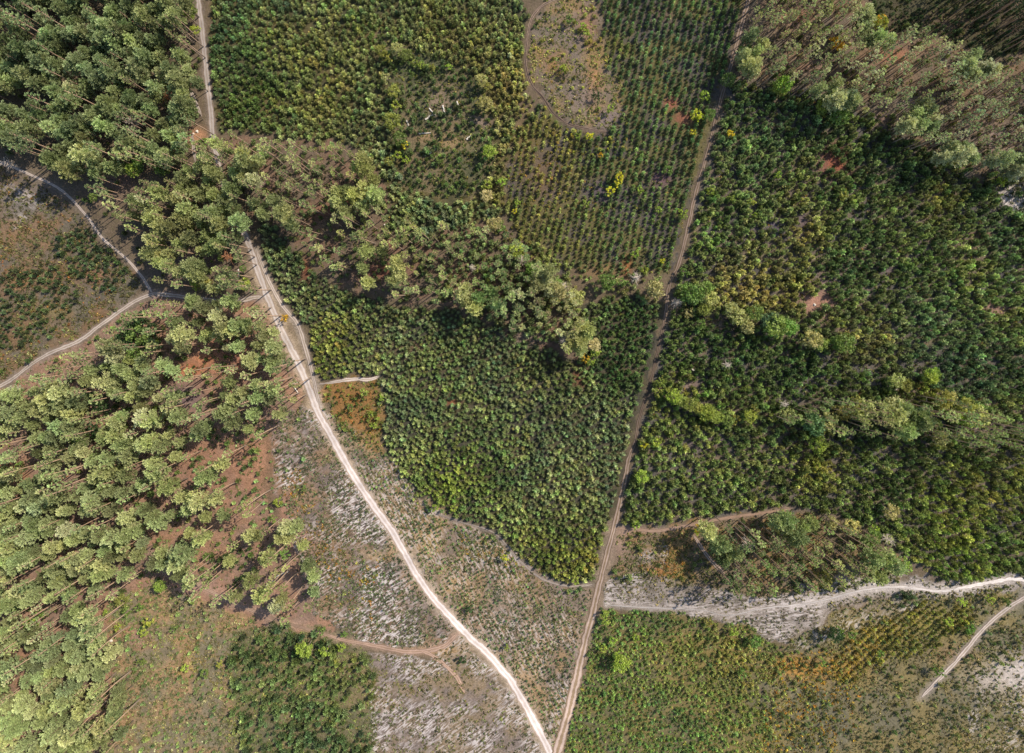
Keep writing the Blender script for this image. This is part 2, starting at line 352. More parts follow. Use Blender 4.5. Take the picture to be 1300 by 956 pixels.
# ------------------------------------------------------------------ roads
def road_mat(name, c_rut, c_mid, c_edge, ruts=True, dirt=.5):
    m, nt, out = newmat(name)
    ua = N(nt, 'ShaderNodeAttribute', attribute_name='across'); geo = N(nt, 'ShaderNodeNewGeometry')
    br = N(nt, 'ShaderNodeAttribute', attribute_name='bright')
    n = N(nt, 'ShaderNodeTexNoise'); n.inputs['Scale'].default_value = .5; n.inputs['Detail'].default_value = 5; n.inputs['Roughness'].default_value = .7
    nt.links.new(geo.outputs['Position'], n.inputs['Vector'])
    x = mathn(nt, 'ADD', mathn(nt, 'ABSOLUTE', ua.outputs['Fac']), mathn(nt, 'MULTIPLY', mathn(nt, 'SUBTRACT', n.outputs[0], .5), .5))
    rp = N(nt, 'ShaderNodeValToRGB'); e = rp.color_ramp.elements
    e[0].position = 0; e[0].color = (*lin(c_mid), 1); e[1].position = .2; e[1].color = (*lin(c_mid), 1)
    for p, k in ((.32, c_rut), (.62, c_rut), (.8, c_edge), (1, c_edge)):
        q = e.new(p); q.color = (*lin(k), 1)
    nt.links.new(x, rp.inputs[0])
    k = mathn(nt, 'MULTIPLY_ADD', n.outputs[0], dirt); k.node.inputs[2].default_value = 1 - dirt / 2
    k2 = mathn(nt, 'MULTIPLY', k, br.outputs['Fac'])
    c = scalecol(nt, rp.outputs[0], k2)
    bs = N(nt, 'ShaderNodeBsdfPrincipled'); bs.inputs['Roughness'].default_value = .95; bs.inputs['Specular IOR Level'].default_value = .1
    nt.links.new(c, bs.inputs['Base Color'])
    bp = N(nt, 'ShaderNodeBump'); bp.inputs['Strength'].default_value = .6; bp.inputs['Distance'].default_value = .3
    nt.links.new(n.outputs[0], bp.inputs['Height']); nt.links.new(bp.outputs[0], bs.inputs['Normal'])
    nt.links.new(bs.outputs[0], out.inputs[0])
    return m

def smooth_line(line, step=1.5):
    p = np.array(line, float); out = []
    q = np.vstack([2 * p[0] - p[1], p, 2 * p[-1] - p[-2]])
    for i in range(1, len(q) - 2):
        n = max(2, int(np.hypot(*(q[i + 1] - q[i])) / step)); t = np.arange(n)[:, None] / n
        a, b, c, d = q[i - 1], q[i], q[i + 1], q[i + 2]
        out.append(.5 * (2 * b + (c - a) * t + (2 * a - 5 * b + 4 * c - d) * t ** 2 + (3 * b - a - 3 * c + d) * t ** 3))
    return np.vstack(out + [p[-1:]])

_rz = [0.03]
def road(name, line, width, mat, label, bright=None, rag=.5):
    p = smooth_line(line); n = len(p)
    t = np.gradient(p, axis=0); t /= np.linalg.norm(t, axis=1)[:, None]
    nr = np.stack([-t[:, 1], t[:, 0]], 1)
    w = np.full(n, width) if np.isscalar(width) else np.interp(np.linspace(0, 1, n), np.linspace(0, 1, len(width)), width)
    K = 9; u = np.linspace(-1, 1, K)
    s = np.arange(n) * 1.0
    l = 1 + (fbm(s, s * 0 + 3, 5, 4, line[0][0]) - .5) * 2 * rag; r = 1 + (fbm(s, s * 0 + 90, 5, 4, line[0][1]) - .5) * 2 * rag
    taper = np.clip(np.minimum(s + 1, n - s) / 6.0, .15, 1)
    off = np.where(u[None, :] < 0, u[None, :] * l[:, None], u[None, :] * r[:, None]) * (w * taper / 2)[:, None]
    P = p[:, None, :] + nr[:, None, :] * off[:, :, None]
    x, y = W(P[..., 0].ravel(), P[..., 1].ravel())
    z = np.full(len(x), _rz[0]); _rz[0] += .006
    i = (np.arange(n - 1)[:, None] * K + np.arange(K - 1)[None, :]).ravel()
    f = np.stack([i, i + 1, i + K + 1, i + K], 1)
    v = np.stack([x, y, z], 1)
    a, b, c = v[f[0, 0]], v[f[0, 1]], v[f[0, 2]]
    if np.cross(b - a, c - b)[2] < 0: f = f[:, ::-1]
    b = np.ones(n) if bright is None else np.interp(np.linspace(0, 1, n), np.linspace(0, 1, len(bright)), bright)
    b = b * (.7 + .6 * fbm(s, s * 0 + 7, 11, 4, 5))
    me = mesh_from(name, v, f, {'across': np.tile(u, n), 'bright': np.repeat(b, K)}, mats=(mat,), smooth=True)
    return tag(link(name, me), label, kind='structure')

MR_main = road_mat('white_sand_road', (224, 212, 206), (206, 190, 180), (176, 156, 140))
MR_grey = road_mat('grey_dirt', (182, 170, 162), (150, 136, 122), (132, 116, 104))
MR_dirt = road_mat('brown_dirt', (172, 152, 140), (134, 114, 92), (118, 100, 82))
MR_pink = road_mat('pinkish_sand', (190, 160, 142), (166, 138, 116), (150, 124, 106))
MR_white = road_mat('white_bank', (226, 218, 214), (214, 204, 198), (176, 164, 154))
MR_dark = road_mat('dark_ditch', (92, 78, 70), (66, 56, 52), (142, 124, 106))
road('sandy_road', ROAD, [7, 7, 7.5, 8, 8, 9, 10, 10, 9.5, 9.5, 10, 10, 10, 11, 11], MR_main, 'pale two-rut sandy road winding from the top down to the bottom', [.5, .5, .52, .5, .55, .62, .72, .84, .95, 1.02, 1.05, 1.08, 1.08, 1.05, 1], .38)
road('sand_track', SIDE, [4, 5, 5.5, 5, 4], MR_grey, 'narrow pale track running beside the sandy road', [.9, 1.1, 1, 1, 1])
road('sand_spur', SPUR, [2.5, 3.5, 5, 4.5, 3], MR_grey, 'short pale spur leaving the sandy road into the young pines', [.75, .95, 1.25, 1.2, 1.1], .8)
road('forest_track', WEST, 6, MR_grey, 'greyish track heading left from the road junction', [1, .85, .85, .9])
road('diagonal_track', DIAG, [3, 3.5, 3.5, 3.5, 4], MR_grey, 'straight diagonal track along the upper side of the small left field', [1, 1, 1, 1.05, 1])
road('field_track', CROSS, [5, 5.5, 5.5, 5, 4], MR_grey, 'grey track along the lower side of the small left field', [.9, .95, 1, .9, .8])
road('plantation_track', TRACK, [6, 6, 5.5, 5, 5, 5.5, 5.5, 4, 4, 6, 6.5, 8, 11, 13, 14, 15], MR_dirt, 'straight rutted track cutting between the plantations', [.66, .66, .7, .52, .62, .62, .58, .34, .3, .68, .85, .95, 1.2, 1.35, 1.3, 1.2])  # dark middle stretch: tree shadow painted into the brightness
road('lower_path', LOWPATH, [3, 4, 4, 3, 4, 5, 6, 6], MR_pink, 'pinkish path curving from the lower left forest to the road', [.7, .75, .7, .6, .75, .8, .8, .85])
road('grassy_spur', LOWSPUR, 5, MR_pink, 'faint spur leaving the curved lower path', [.9, .9, .85])
road('right_path', RPATH, [5, 6, 5.5, 5], MR_grey, 'pale rutted path across the bottom right heath', [1.1, 1.1, 1.1, 1.1])
road('sand_bank', BANK, [1.5, 1.5, 1.5, 2, 2, 3, 4, 5, 5], MR_white, 'white sand bank under the lower right pines', [.6, .52, .5, .7, .62, .75, .95, .95, .9], .95)
road('curved_ditch', DITCH, [2, 2.2, 2.6, 2.8, 2.6, 1.8], MR_dark, 'thin dark ditch curving around the top heath', [1.7, 1.5, 1.1, .9, 1, 1.2], .9)
road('narrow_path', NARROW, [3, 4, 3.5, 3.5, 3], MR_pink, 'thin path along the upper edge of the lower right pines', [.66, .66, .62, .7, .7])
road('edge_path', EDGE, [1.5, 2, 2, 2.5, 3], MR_grey, 'thin pale path below the central plantation', [.6, .65, .7, .85, .9], .9)
road('old_rut', RUT, 5, MR_grey, 'short old rut beside the upper sandy road', [.8, .9, .8])
road('old_rut', RUT2, 4.5, MR_grey, 'short grey rut below the pale stumps', [.8, .9, .7])
road('twin_rut', TWINRUT, 5, MR_dirt, 'shaded twin ruts under the lower right pines', [.9, .9, .9])

# ------------------------------------------------------------------ plant meshes
def cards(cent, axis, ln, wd, r):
    """rhombic leaf cards: axis = long direction"""
    n = len(cent)
    a = axis / np.maximum(np.linalg.norm(axis, axis=1), 1e-6)[:, None]
    q = r.normal(size=(n, 3)); b = np.cross(a, q); b /= np.maximum(np.linalg.norm(b, axis=1), 1e-6)[:, None]
    L = (np.asarray(ln) * np.ones(n))[:, None] / 2; Wd = (np.asarray(wd) * np.ones(n))[:, None] / 2
    v = np.stack([cent - a * L, cent + b * Wd - a * L * .1, cent + a * L, cent - b * Wd - a * L * .1], 1).reshape(-1, 3)
    f = np.arange(4 * n).reshape(-1, 4)
    return v, f

def tube(pts, rad, k=5):
    pts = np.asarray(pts, float); n = len(pts)
    t = np.gradient(pts, axis=0); t /= np.maximum(np.linalg.norm(t, axis=1), 1e-6)[:, None]
    ref = np.where(np.abs(t[:, 2:3]) > .9, np.array([[1., 0, 0]]), np.array([[0, 0, 1.]]))
    b = np.cross(t, ref); b /= np.linalg.norm(b, axis=1)[:, None]; c = np.cross(t, b)
    an = np.arange(k) * 2 * PI / k
    v = pts[:, None, :] + (b[:, None, :] * np.cos(an)[None, :, None] + c[:, None, :] * np.sin(an)[None, :, None]) * np.asarray(rad)[:, None, None]
    i = np.arange(n - 1)[:, None] * k; j = np.arange(k)[None, :]; j2 = (j + 1) % k
    f = np.stack([i + j, i + j2, i + k + j2, i + k + j], 2).reshape(-1, 4)
    return v.reshape(-1, 3), f

def cat(parts):
    vs, fs, o = [], [], 0
    for v, f in parts:
        vs.append(v); fs.append(f + o); o += len(v)
    return np.vstack(vs), np.vstack(fs)

def pine_pair(seed, H, base, R, nbr, bushy):
    r = np.random.default_rng(seed)
    lean = r.normal(size=2) * .35
    zz = np.linspace(0, H - .6, 8)
    bend = r.normal(size=2) * .25
    axis = lambda z: np.array([lean[0] * z / H + bend[0] * math.sin(PI * z / H), lean[1] * z / H + bend[1] * math.sin(PI * z / H), z])
    tp = [tube([axis(z) for z in zz], np.interp(zz, [0, H], [.25 if not bushy else .2, .07]), 6)]
    cen, axs, shd, lens = [], [], [], []
    for i in range(nbr):
        t = (i + .5) / nbr
        z = base + (H - base) * t ** .92
        prof = (.62 + 1.1 * t) if t < .34 else math.sqrt(max(.02, 1 - ((t - .34) / .69) ** 2))
        L = R * prof * r.uniform(.62, 1.12)
        az = i * 2.39996 + r.uniform(-.5, .5); el = math.radians((2 if bushy else 8) + 52 * t ** 1.5 + r.uniform(-10, 10))
        d = np.array([math.cos(az) * math.cos(el), math.sin(az) * math.cos(el), math.sin(el)])
        p0 = axis(z); p1 = p0 + d * L
        if not bushy or i % 2 == 0: tp.append(tube([p0, (p0 + p1) / 2 + [0, 0, -.08 * L], p1], [.05, .035, .015], 3))
        nc = max(1, int(round(L / .95)))
        for k in range(nc):
            f = 1 - k * .36 + r.uniform(-.08, .08)
            side = np.array([-d[1], d[0], 0]) * r.uniform(-.34, .34) * L * (.4 + .6 * f)
            c = p0 + d * L * f + side + np.array([0, 0, r.uniform(-.05, .25)])
            m = int(r.integers(10, 17)) if not bushy else int(r.integers(14, 22))
            q = r.normal(size=(m, 3)); q /= np.linalg.norm(q, axis=1)[:, None]
            cr = (.34 if not bushy else .62) * r.uniform(.8, 1.25)
            rr = r.uniform(.35, 1, m)[:, None]
            cc = c + q * rr * cr * [1, 1, .62]
            cen.append(cc); axs.append(q + d * .9 + [0, 0, .35])
            shd.append((.62 + .5 * rr[:, 0] * (.5 + .5 * q[:, 2]) + .28 * f * t) * r.uniform(.82, 1.2))  # inner and lower needles darkened: crown shading put into the colour
            lens.append(r.uniform(.42, .72, m))
    cen = np.vstack(cen); axs = np.vstack(axs); shd = np.concatenate(shd); lens = np.concatenate(lens)
    v, f = cards(cen, axs, lens, lens * .55, r)
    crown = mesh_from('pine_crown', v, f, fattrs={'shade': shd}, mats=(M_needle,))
    tv, tf = cat(tp)
    trunk = mesh_from('pine_trunk', tv, tf, mats=(M_bark3 if bushy else M_bark,), smooth=True)
    return trunk, crown

def young_pine(seed, H, R):
    r = np.random.default_rng(seed)
    parts, shd, mat = [], [], []
    tv, tf = tube([[0, 0, 0], [0, 0, H * .5], [r.normal() * .05, r.normal() * .05, H]], [.07, .05, .015], 4)
    parts.append((tv, tf)); shd.append(np.ones(len(tf))); mat.append(np.ones(len(tf)))
    cen, axs, sh, ln = [], [], [], []
    nw = 9; asym = r.normal(size=2) * .12
    for w in range(nw):
        t = w / (nw - 1)
        z = H * (.12 + .8 * t); L = R * (1 - t) ** .75 * r.uniform(.85, 1.12) + .12
        nb = int(r.integers(8, 11)) if t < .6 else 6; ph = r.uniform(0, 6)
        for b in range(nb):
            az = b * 2 * PI / nb + ph + r.uniform(-.35, .35); el = math.radians(6 + 48 * t)
            d = np.array([math.cos(az) * math.cos(el), math.sin(az) * math.cos(el), math.sin(el)])
            Lb = L * r.uniform(.55, 1.2) * (1 + asym[0] * math.cos(az) + asym[1] * math.sin(az))
            for fk in (.35, .62, .92):
                if Lb * fk < .14: continue
                cen.append(np.array([0, 0, z]) + d * Lb * fk + r.normal(size=3) * .07)
                axs.append(d + r.normal(size=3) * .35 + [0, 0, .25]); ln.append(r.uniform(.36, .62) * (.7 + .3 * R))
                sh.append((.42 + .8 * fk * (.5 + .6 * t)) * r.uniform(.8, 1.25))  # needles darker near the stem, lighter outward: painted shading
    for k in range(7):
        cen.append(np.array([0, 0, H * r.uniform(.9, 1.02)])); axs.append(np.array([r.normal() * .5, r.normal() * .5, .9])); ln.append(.42); sh.append(r.uniform(1.3, 1.9))  # leader needles brightened as a painted highlight
    v, f = cards(np.array(cen), np.array(axs), np.array(ln), np.array(ln) * .55, r)
    parts.append((v, f)); shd.append(np.array(sh)); mat.append(np.zeros(len(f)))
    V, F = cat(parts)
    return mesh_from('young_pine', V, F, fattrs={'shade': np.concatenate(shd)}, mats=(M_needle, M_bark2), fmat=np.concatenate(mat))

def leafy_pair(seed, H, R, base, ncl, leaf=.42):
    """broadleaf tree or shrub: trunk with limbs + crown of leaf clumps"""
    r = np.random.default_rng(seed)
    tp = [tube([[0, 0, 0], [r.normal() * .1, r.normal() * .1, H * .45], [r.normal() * .2, r.normal() * .2, H * .8]], [.05 + H * .014, .04 + H * .009, .03], 6)]
    cen, axs, sh, ln = [], [], [], []
    off = r.normal(size=2) * R * .12
    for i in range(ncl):
        q = r.normal(size=3); q[2] = abs(q[2]) * .9 - .25; q /= np.linalg.norm(q)
        rr = r.uniform(.35, 1) ** .6
        zc = base + (H - base) * .45
        c = np.array([off[0], off[1], zc]) + q * rr * np.array([R, R, (H - base) * .55]) * r.uniform(.72, 1.05)
        if i % 3 == 0: tp.append(tube([[0, 0, H * .35], c * [.5, .5, .5] + [0, 0, H * .22], c], [.05, .04, .015], 3))
        m = int(r.integers(16, 26)); cr = R * r.uniform(.2, .34)
        p = r.normal(size=(m, 3)); p /= np.linalg.norm(p, axis=1)[:, None]; k = r.uniform(.3, 1, m)[:, None]
        cen.append(c + p * k * cr * [1, 1, .75]); axs.append(r.normal(size=(m, 3)) + q * .5)
        sh.append((.55 + .35 * rr + .35 * k[:, 0] * (.5 + .5 * p[:, 2])) * r.uniform(.78, 1.22)); ln.append(r.uniform(.6, 1.25, m) * leaf)  # leaves darken inward and downward, shading painted into the crown
    v, f = cards(np.vstack(cen), np.vstack(axs), np.concatenate(ln), np.concatenate(ln) * .75, r)
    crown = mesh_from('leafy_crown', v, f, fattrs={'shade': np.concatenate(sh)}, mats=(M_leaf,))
    tv, tf = cat(tp)
    return mesh_from('leafy_trunk', tv, tf, mats=(M_bark2,), smooth=True), crown

def dead_pair(seed, H, R, mat):
    r = np.random.default_rng(seed)
    tv, tf = tube([[0, 0, 0], [r.normal() * .2, r.normal() * .2, H * .5], [r.normal() * .5, r.normal() * .5, H]], [.26, .18, .05], 6)
    trunk = mesh_from('dead_trunk', tv, tf, mats=(mat,), smooth=True)
    tp = []
    for i in range(26):
        t = (i + .5) / 26; z = H * (.4 + .58 * t); az = i * 2.4 + r.uniform(-.4, .4); el = math.radians(r.uniform(5, 50))
        d = np.array([math.cos(az) * math.cos(el), math.sin(az) * math.cos(el), math.sin(el)]); L = R * (1.1 - .6 * t) * r.uniform(.6, 1.1)
        p0 = np.array([0, 0, z]); p1 = p0 + d * L
        tp.append(tube([p0, p0 + d * L * .5 + r.normal(size=3) * .12, p1], [.1, .07, .03], 3))
        for k in range(5):
            f = r.uniform(.35, 1); q = p0 + d * L * f; e = d + r.normal(size=3) * .7
            tp.append(tube([q, q + e * .3 * L * .5, q + e * .3 * L], [.05, .04, .02], 3))
    v, f = cat(tp)
    return trunk, mesh_from('bare_branches', v, f, mats=(mat,))

def log_mesh(seed, L, stubs=True):
    r = np.random.default_rng(seed)
    x = np.linspace(-L / 2, L / 2, 7)
    pts = np.stack([x, r.normal(size=7) * .08, np.full(7, .2)], 1); rad = np.linspace(.24, .1, 7)
    p = [tube(pts, rad, 7)]
    for e, s in ((0, 1), (-1, -1)):   # closed ends
        c = pts[e]; q = tube([c, c + [-.02 * s, 0, 0]], [rad[e], .01], 7); p.append(q)
    if stubs:
        for i in range(7):
            k = r.uniform(-.3, .5) * L; a = r.uniform(.3, 2.8); l = r.uniform(.5, 1.3)
            p.append(tube([[k, 0, .22], [k + l * .5, math.cos(a) * l, .22 + math.sin(a) * l * .5]], [.05, .02], 3))
    v, f = cat(p)
    return mesh_from('log', v, f, mats=(M_log,), smooth=True)

def stump_mesh(seed):
    r = np.random.default_rng(seed); k = 10
    zs = [0, .12, .45, .5, .5]; rs = [.62, .44, .38, .34, .01]
    v, f = tube([[0, 0, z + .001 * i] for i, z in enumerate(zs)], np.array(rs), k)
    v[:, :2] *= (1 + .18 * np.sin(np.arctan2(v[:, 1], v[:, 0]) * 3 + seed))[:, None]
    return mesh_from('stump', v, f, mats=(M_log,), smooth=True)

PINES = [pine_pair(100 + i, 21.5 + (i % 3 - 1) * 1.0, 14.2 + (i % 2), 1.3 + .2 * (i % 3), 19, False) for i in range(6)]
BUSHY = [pine_pair(200 + i, 15.5 + (i % 3 - 1) * .9, 6.6 + (i % 2), 2.7 + .2 * (i % 3), 52, True) for i in range(5)]
PHT = [21.5, 15.5]
YOUNG = [young_pine(300 + i, h, q) for i, (h, q) in enumerate([(3.3,1.2),(3.8,1.05),(2.9,1.35),(3.5,1.3),(3.1,1.1),(4.1,1.25),(2.6,1.15),(3.4,1.5)])]
TREE = [leafy_pair(400 + i, 8.5, 2.9, 2.0, 46, .5) for i in range(4)]
SHRUB = [leafy_pair(450 + i, 3.4, 1.35, .5, 18, .34) for i in range(4)]
DEAD = [dead_pair(500 + i, 14, 2.6, M_dead) for i in range(2)]
RUST = [dead_pair(520 + i, 14, 2.4, M_rust) for i in range(2)]

# ------------------------------------------------------------------ scattering
ALLROADS = [(ROAD, 7), (SIDE, 4), (SPUR, 4), (WEST, 4.5), (DIAG, 5), (CROSS, 5), (TRACK, 6.5), (LOWPATH, 4), (RPATH, 6), (BANK, 4), (DITCH, 3), (NARROW, 3), (RUT, 4), (RUT2, 4), (TWINRUT, 5), (EDGE, 3)]
def offroad(x, y, extra=0.0, roads=ALLROADS):
    ok = np.ones(len(x), bool)
    for l, w in roads: ok &= distline(x, y, l) > w + extra
    return ok

def scatter(poly, sp, ang=None, sp2=None, jit=.38, seed=0, amp=6):
    r = np.random.default_rng(seed)
    p = np.array(poly); c = p.mean(0); R = np.max(np.hypot(*(p - c).T)) + 30
    s2 = sp2 or (sp * .866 if ang is None else sp)
    a = np.arange(-R, R, sp); b = np.arange(-R, R, s2)
    A, B = np.meshgrid(a, b)
    if ang is None: A = A + (np.arange(len(b)) % 2)[:, None] * sp / 2
    j = jit
    A = A.ravel() + r.uniform(-j, j, A.size) * sp; B = B.ravel() + r.uniform(-j, j, B.size) * (s2 if ang is None else s2 * .35)
    t = math.radians(ang if ang is not None else r.uniform(0, 90))
    x = c[0] + A * math.cos(t) + B * math.sin(t); y = c[1] - A * math.sin(t) + B * math.cos(t)
    if ang is not None: x, y = wob(x, y, 1.6, 40)
    k = (x > -110) & (x < 1410) & (y > -100) & (y < 1060); x, y = x[k], y[k]
    k = softpoly(x, y, poly, amp)
    return x[k], y[k]

def thin(x, y, keep, r):
    k = r.random(len(x)) < keep
    return x[k], y[k]

def gapmul(x, y, gaps):
    d = np.ones(len(x))
    for gx, gy, rx, ry, s in gaps:
        d *= 1 - s * np.exp(-1.4 * ((((x - gx) / rx) ** 2 + ((y - gy) / ry) ** 2) ** 1.5))
    return d

TB = 1.3
def tintfield(x, y, base, zones, var, r, nz=.22, hue=1.0):
    c = np.tile(lin(base), (len(x), 1))
    for zx, zy, zr, k in zones:
        w = np.exp(-(((x - zx) ** 2 + (y - zy) ** 2) / zr ** 2))[:, None]
        c = c * (1 - w) + lin(k) * w
    n = fbm(x, y, 30, 3, 21.0) - .5
    c = c * (1 + n[:, None] * np.array([1.2, .9, .5]) * nz * 3)
    c = c * np.exp(r.normal(size=(len(x), 1)) * var) * (1 + r.normal(size=(len(x), 3)) * hue * [.09, .04, .10])
    return np.clip(c * TB, .004, .7)

# tall pines: crown positions as seen in the photo; the base follows from the height
STANDS = [ # poly, spacing, kind(0 tall,1 bushy), density, gaps, tint base, zones, seed
 ([(-70,-80),(236,-80),(236,0),(240,90),(246,140),(252,178),(268,190),(285,228),(303,272),(322,330),(322,370),(250,370),(195,358),(166,308),(126,254),(84,216),(0,184),(-70,164)], 14.4, 0, 1.0,
  [(150,228,26,18,1),(168,207,16,14,.9),(245,335,34,20,.7),(250,168,12,8,1),(180,290,14,10,.3),(288,330,14,12,1),(200,120,14,10,.5),(225,60,18,14,.4),(185,60,10,8,.5),(290,232,8,20,.7),(130,10,20,10,.3),(60,190,26,12,.4),(130,170,20,12,.4),(215,95,16,14,.5),(110,110,18,12,.3)],
  (146,156,106), [(60,60,90,(132,146,102)),(200,290,60,(166,168,106)),(240,60,30,(160,160,104))], 31),
 ([(-70,505),(10,492),(60,462),(110,438),(150,393),(200,372),(322,380),(338,402),(352,440),(372,468),(384,490),(372,515),(345,540),(326,600),(340,640),(380,690),(398,735),(392,775),(350,792),(320,775),(300,775),(250,760),(200,735),(165,742),(138,770),(132,830),(145,866),(140,1000),(-70,1000)], 16.6, 0, 1.1,
  [(176,425,27,26,1),(108,520,26,24,.75),(235,505,26,20,.8),(262,455,24,12,.8),(300,440,26,22,.5),(275,600,50,55,.62),(330,610,40,70,.6),(250,690,70,40,.6),(190,670,34,40,.4),(300,720,50,30,.5),(215,580,26,26,.5),(25,595,26,12,.5),(70,600,16,16,.4),(340,720,40,30,.45),(60,480,16,8,.4),(280,540,20,20,.4),(70,660,14,14,.4),(310,500,24,22,.3),(280,640,120,140,.42),(240,470,60,60,.25)],
  (166,174,118), [(40,600,80,(160,170,116)),(300,640,80,(170,176,110)),(60,820,70,(152,164,116)),(340,740,50,(172,176,106))], 32),
 ([(270,182),(300,176),(340,182),(400,184),(440,186),(470,205),(482,228),(492,255),(492,272),(540,284),(598,284),(606,300),(604,330),(590,345),(580,350),(598,370),(600,394),(560,384),(500,372),(440,350),(400,325),(352,284),(322,276),(302,258),(282,215)], 15.0, 1, .95,
  [(440,255,18,12,.8),(480,345,22,14,.95),(330,232,10,12,.8),(400,320,20,16,.6),(300,240,10,16,.5),(360,240,14,10,.4),(500,300,8,10,.7),(450,330,16,12,.7)],
  (166,172,114), [(460,220,40,(172,176,106)),(520,320,50,(174,174,112)),(340,230,50,(158,162,110))], 33),
 ([(600,372),(610,330),(600,292),(640,292),(668,318),(700,348),(742,386),(750,438),(732,456),(690,432),(640,412)], 11.5, 1, .9,
  [(640,320,14,14,.3),(690,400,16,12,.4)], (160,174,116), [(700,375,40,(184,182,136)),(730,430,30,(184,184,118)),(620,370,30,(140,160,100))], 34),
 ([(958,-80),(1085,-80),(1100,0),(1106,42),(1140,48),(1152,30),(1175,46),(1200,55),(1235,72),(1250,66),(1262,85),(1300,74),(1410,72),(1410,240),(1300,222),(1262,214),(1240,196),(1225,212),(1190,196),(1150,172),(1130,152),(1090,150),(1060,128),(1010,112),(960,96),(936,90),(946,40)], 13.4, 1, 1.0,
  [(1140,70,18,12,.7),(1010,22,14,8,.7),(1045,85,18,8,.5),(1120,148,16,8,.7),(1180,152,16,10,.5),(1150,130,8,8,.6),(1270,190,20,10,.5),(960,60,20,20,.4),(1210,185,14,8,.4)],
  (172,182,132), [(1000,40,60,(182,184,124)),(1250,120,70,(164,176,132)),(1290,200,30,(168,176,132))], 35),
 ([(886,672),(905,664),(960,658),(1010,654),(1065,662),(1110,677),(1148,712),(1140,736),(1090,736),(1040,746),(1000,748),(940,750),(915,735),(898,708)], 15.0, 1, .95,
  [(900,700,10,14,.7),(985,700,12,10,.3),(1090,715,12,10,.5),(930,690,10,14,.4)], (150,162,106), [(1080,690,60,(166,170,108)),(960,730,40,(144,160,100))], 36),
 ([(1000,522),(1060,504),(1100,506),(1150,508),(1200,496),(1260,528),(1300,545),(1360,550),(1360,575),(1300,570),(1240,566),(1190,560),(1150,562),(1050,545),(1000,538)], 13.5, 1, .95,
  [], (152,166,108), [(1100,520,40,(170,174,112))], 37),
 ([(1222,-70),(1410,-70),(1410,62),(1290,62),(1262,34),(1235,8)], 13, 1, .6, [], (84,100,72), [], 38),
]
PX, PY, PK, PT, PS = [], [], [], [], []
for poly, sp, kd, den, gaps, base, zones, sd in STANDS:
    r = np.random.default_rng(sd)
    x, y = scatter(poly, sp, seed=sd, jit=.4)
    k = r.random(len(x)) < den * gapmul(x, y, gaps) * np.clip(.45 + 1.15 * fbm(x, y, 22, 2, 60.), 0, 1.1)
    x, y = x[k], y[k]
    k = offroad(x, y, 2.0, [(ROAD[:5], 7), (ROAD[9:], 8), (TRACK, 7), (CROSS, 5), (SIDE, 5)]); x, y = x[k], y[k]
    PX.append(x); PY.append(y); PK.append(np.full(len(x), kd)); tt = tintfield(x, y, base, zones, .26, r, .14, .6) * np.array([.97, .98, .86]); PT.append(tt * .88 + tt.mean(1, keepdims=True) * .12); PS.append(np.clip(r.normal(.95, .16, len(x)), .6, 1.3))
PX = np.concatenate(PX); PY = np.concatenate(PY); PK = np.concatenate(PK); PT = np.vstack(PT); PS = np.concatenate(PS)

# young pines
YB = np.array([1.22, 1.28, 1.22])
def Yreg(poly, sp, base, zones, size, seed, ang=None, sp2=None, den=1.0, gaps=(), nz=(.55, 30), kind=0, svar=.22, avoid=(), amp=9):
    r = np.random.default_rng(seed)
    x, y = scatter(poly, sp, ang, sp2, seed=seed, jit=.36 if ang is None else .22, amp=amp)
    k = r.random(len(x)) < den * gapmul(x, y, gaps) * np.clip(1 - nz[0] + 2 * nz[0] * fbm(x, y, nz[1], 3, 77.), 0, 1)
    k &= offroad(x, y, .8)
    for a in avoid: k &= ~inpoly(x, y, a)
    x, y = x[k], y[k]
    t = tintfield(x, y, base, zones, .32, r, .32)
    t = t.mean(1, keepdims=True) * .1 + t * .9
    t = t * YB
    s = size * np.clip(r.normal(1, svar, len(x)), .5, 1.5)
    return x, y, t, s

YG = (138, 146, 98)
ZN = [(300,60,70,(104,126,74)),(400,70,60,(150,146,82)),(420,130,50,(144,144,78)),(600,60,50,(156,150,84)),(560,20,50,(140,142,80)),(330,120,40,(118,130,60)),(640,120,40,(150,138,78)),(300,140,30,(98,116,58)),(640,230,40,(140,130,70)),(460,30,30,(112,122,68))]
ZC = [(400,320,50,(86,104,66)),(470,350,40,(84,100,66)),(430,430,45,(140,142,68)),(400,470,40,(134,138,62)),(560,470,60,(120,132,78)),(600,600,70,(122,136,68)),(740,700,50,(146,144,64)),(700,480,50,(124,128,74)),(560,620,40,(134,144,60)),(800,410,60,(78,102,52)),(790,470,40,(84,106,52)),(690,700,40,(130,138,60))]  # first two zones: the pine belt's cast shadow put into the tints
ZR = [(690,230,50,(148,138,70)),(700,180,40,(140,132,70)),(800,80,60,(92,116,72)),(860,60,60,(92,114,74)),(780,60,20,(140,140,70)),(720,320,40,(136,138,70)),(820,300,40,(116,130,70)),(670,280,30,(140,138,70))]
ZE = [(960,180,60,(106,124,76)),(930,340,34,(166,148,88)),(960,370,30,(160,144,84)),(900,300,40,(112,130,70)),(1110,430,55,(142,136,80)),(1050,330,50,(88,114,66)),(1180,340,60,(116,128,68)),(1230,460,60,(96,116,76)),(1020,300,40,(140,134,76)),(1000,370,30,(146,138,70)),(1280,300,40,(92,112,72)),(1100,230,60,(106,118,66)),(1020,230,30,(128,132,74)),(1200,260,40,(130,128,66)),(1180,410,40,(100,120,80))]
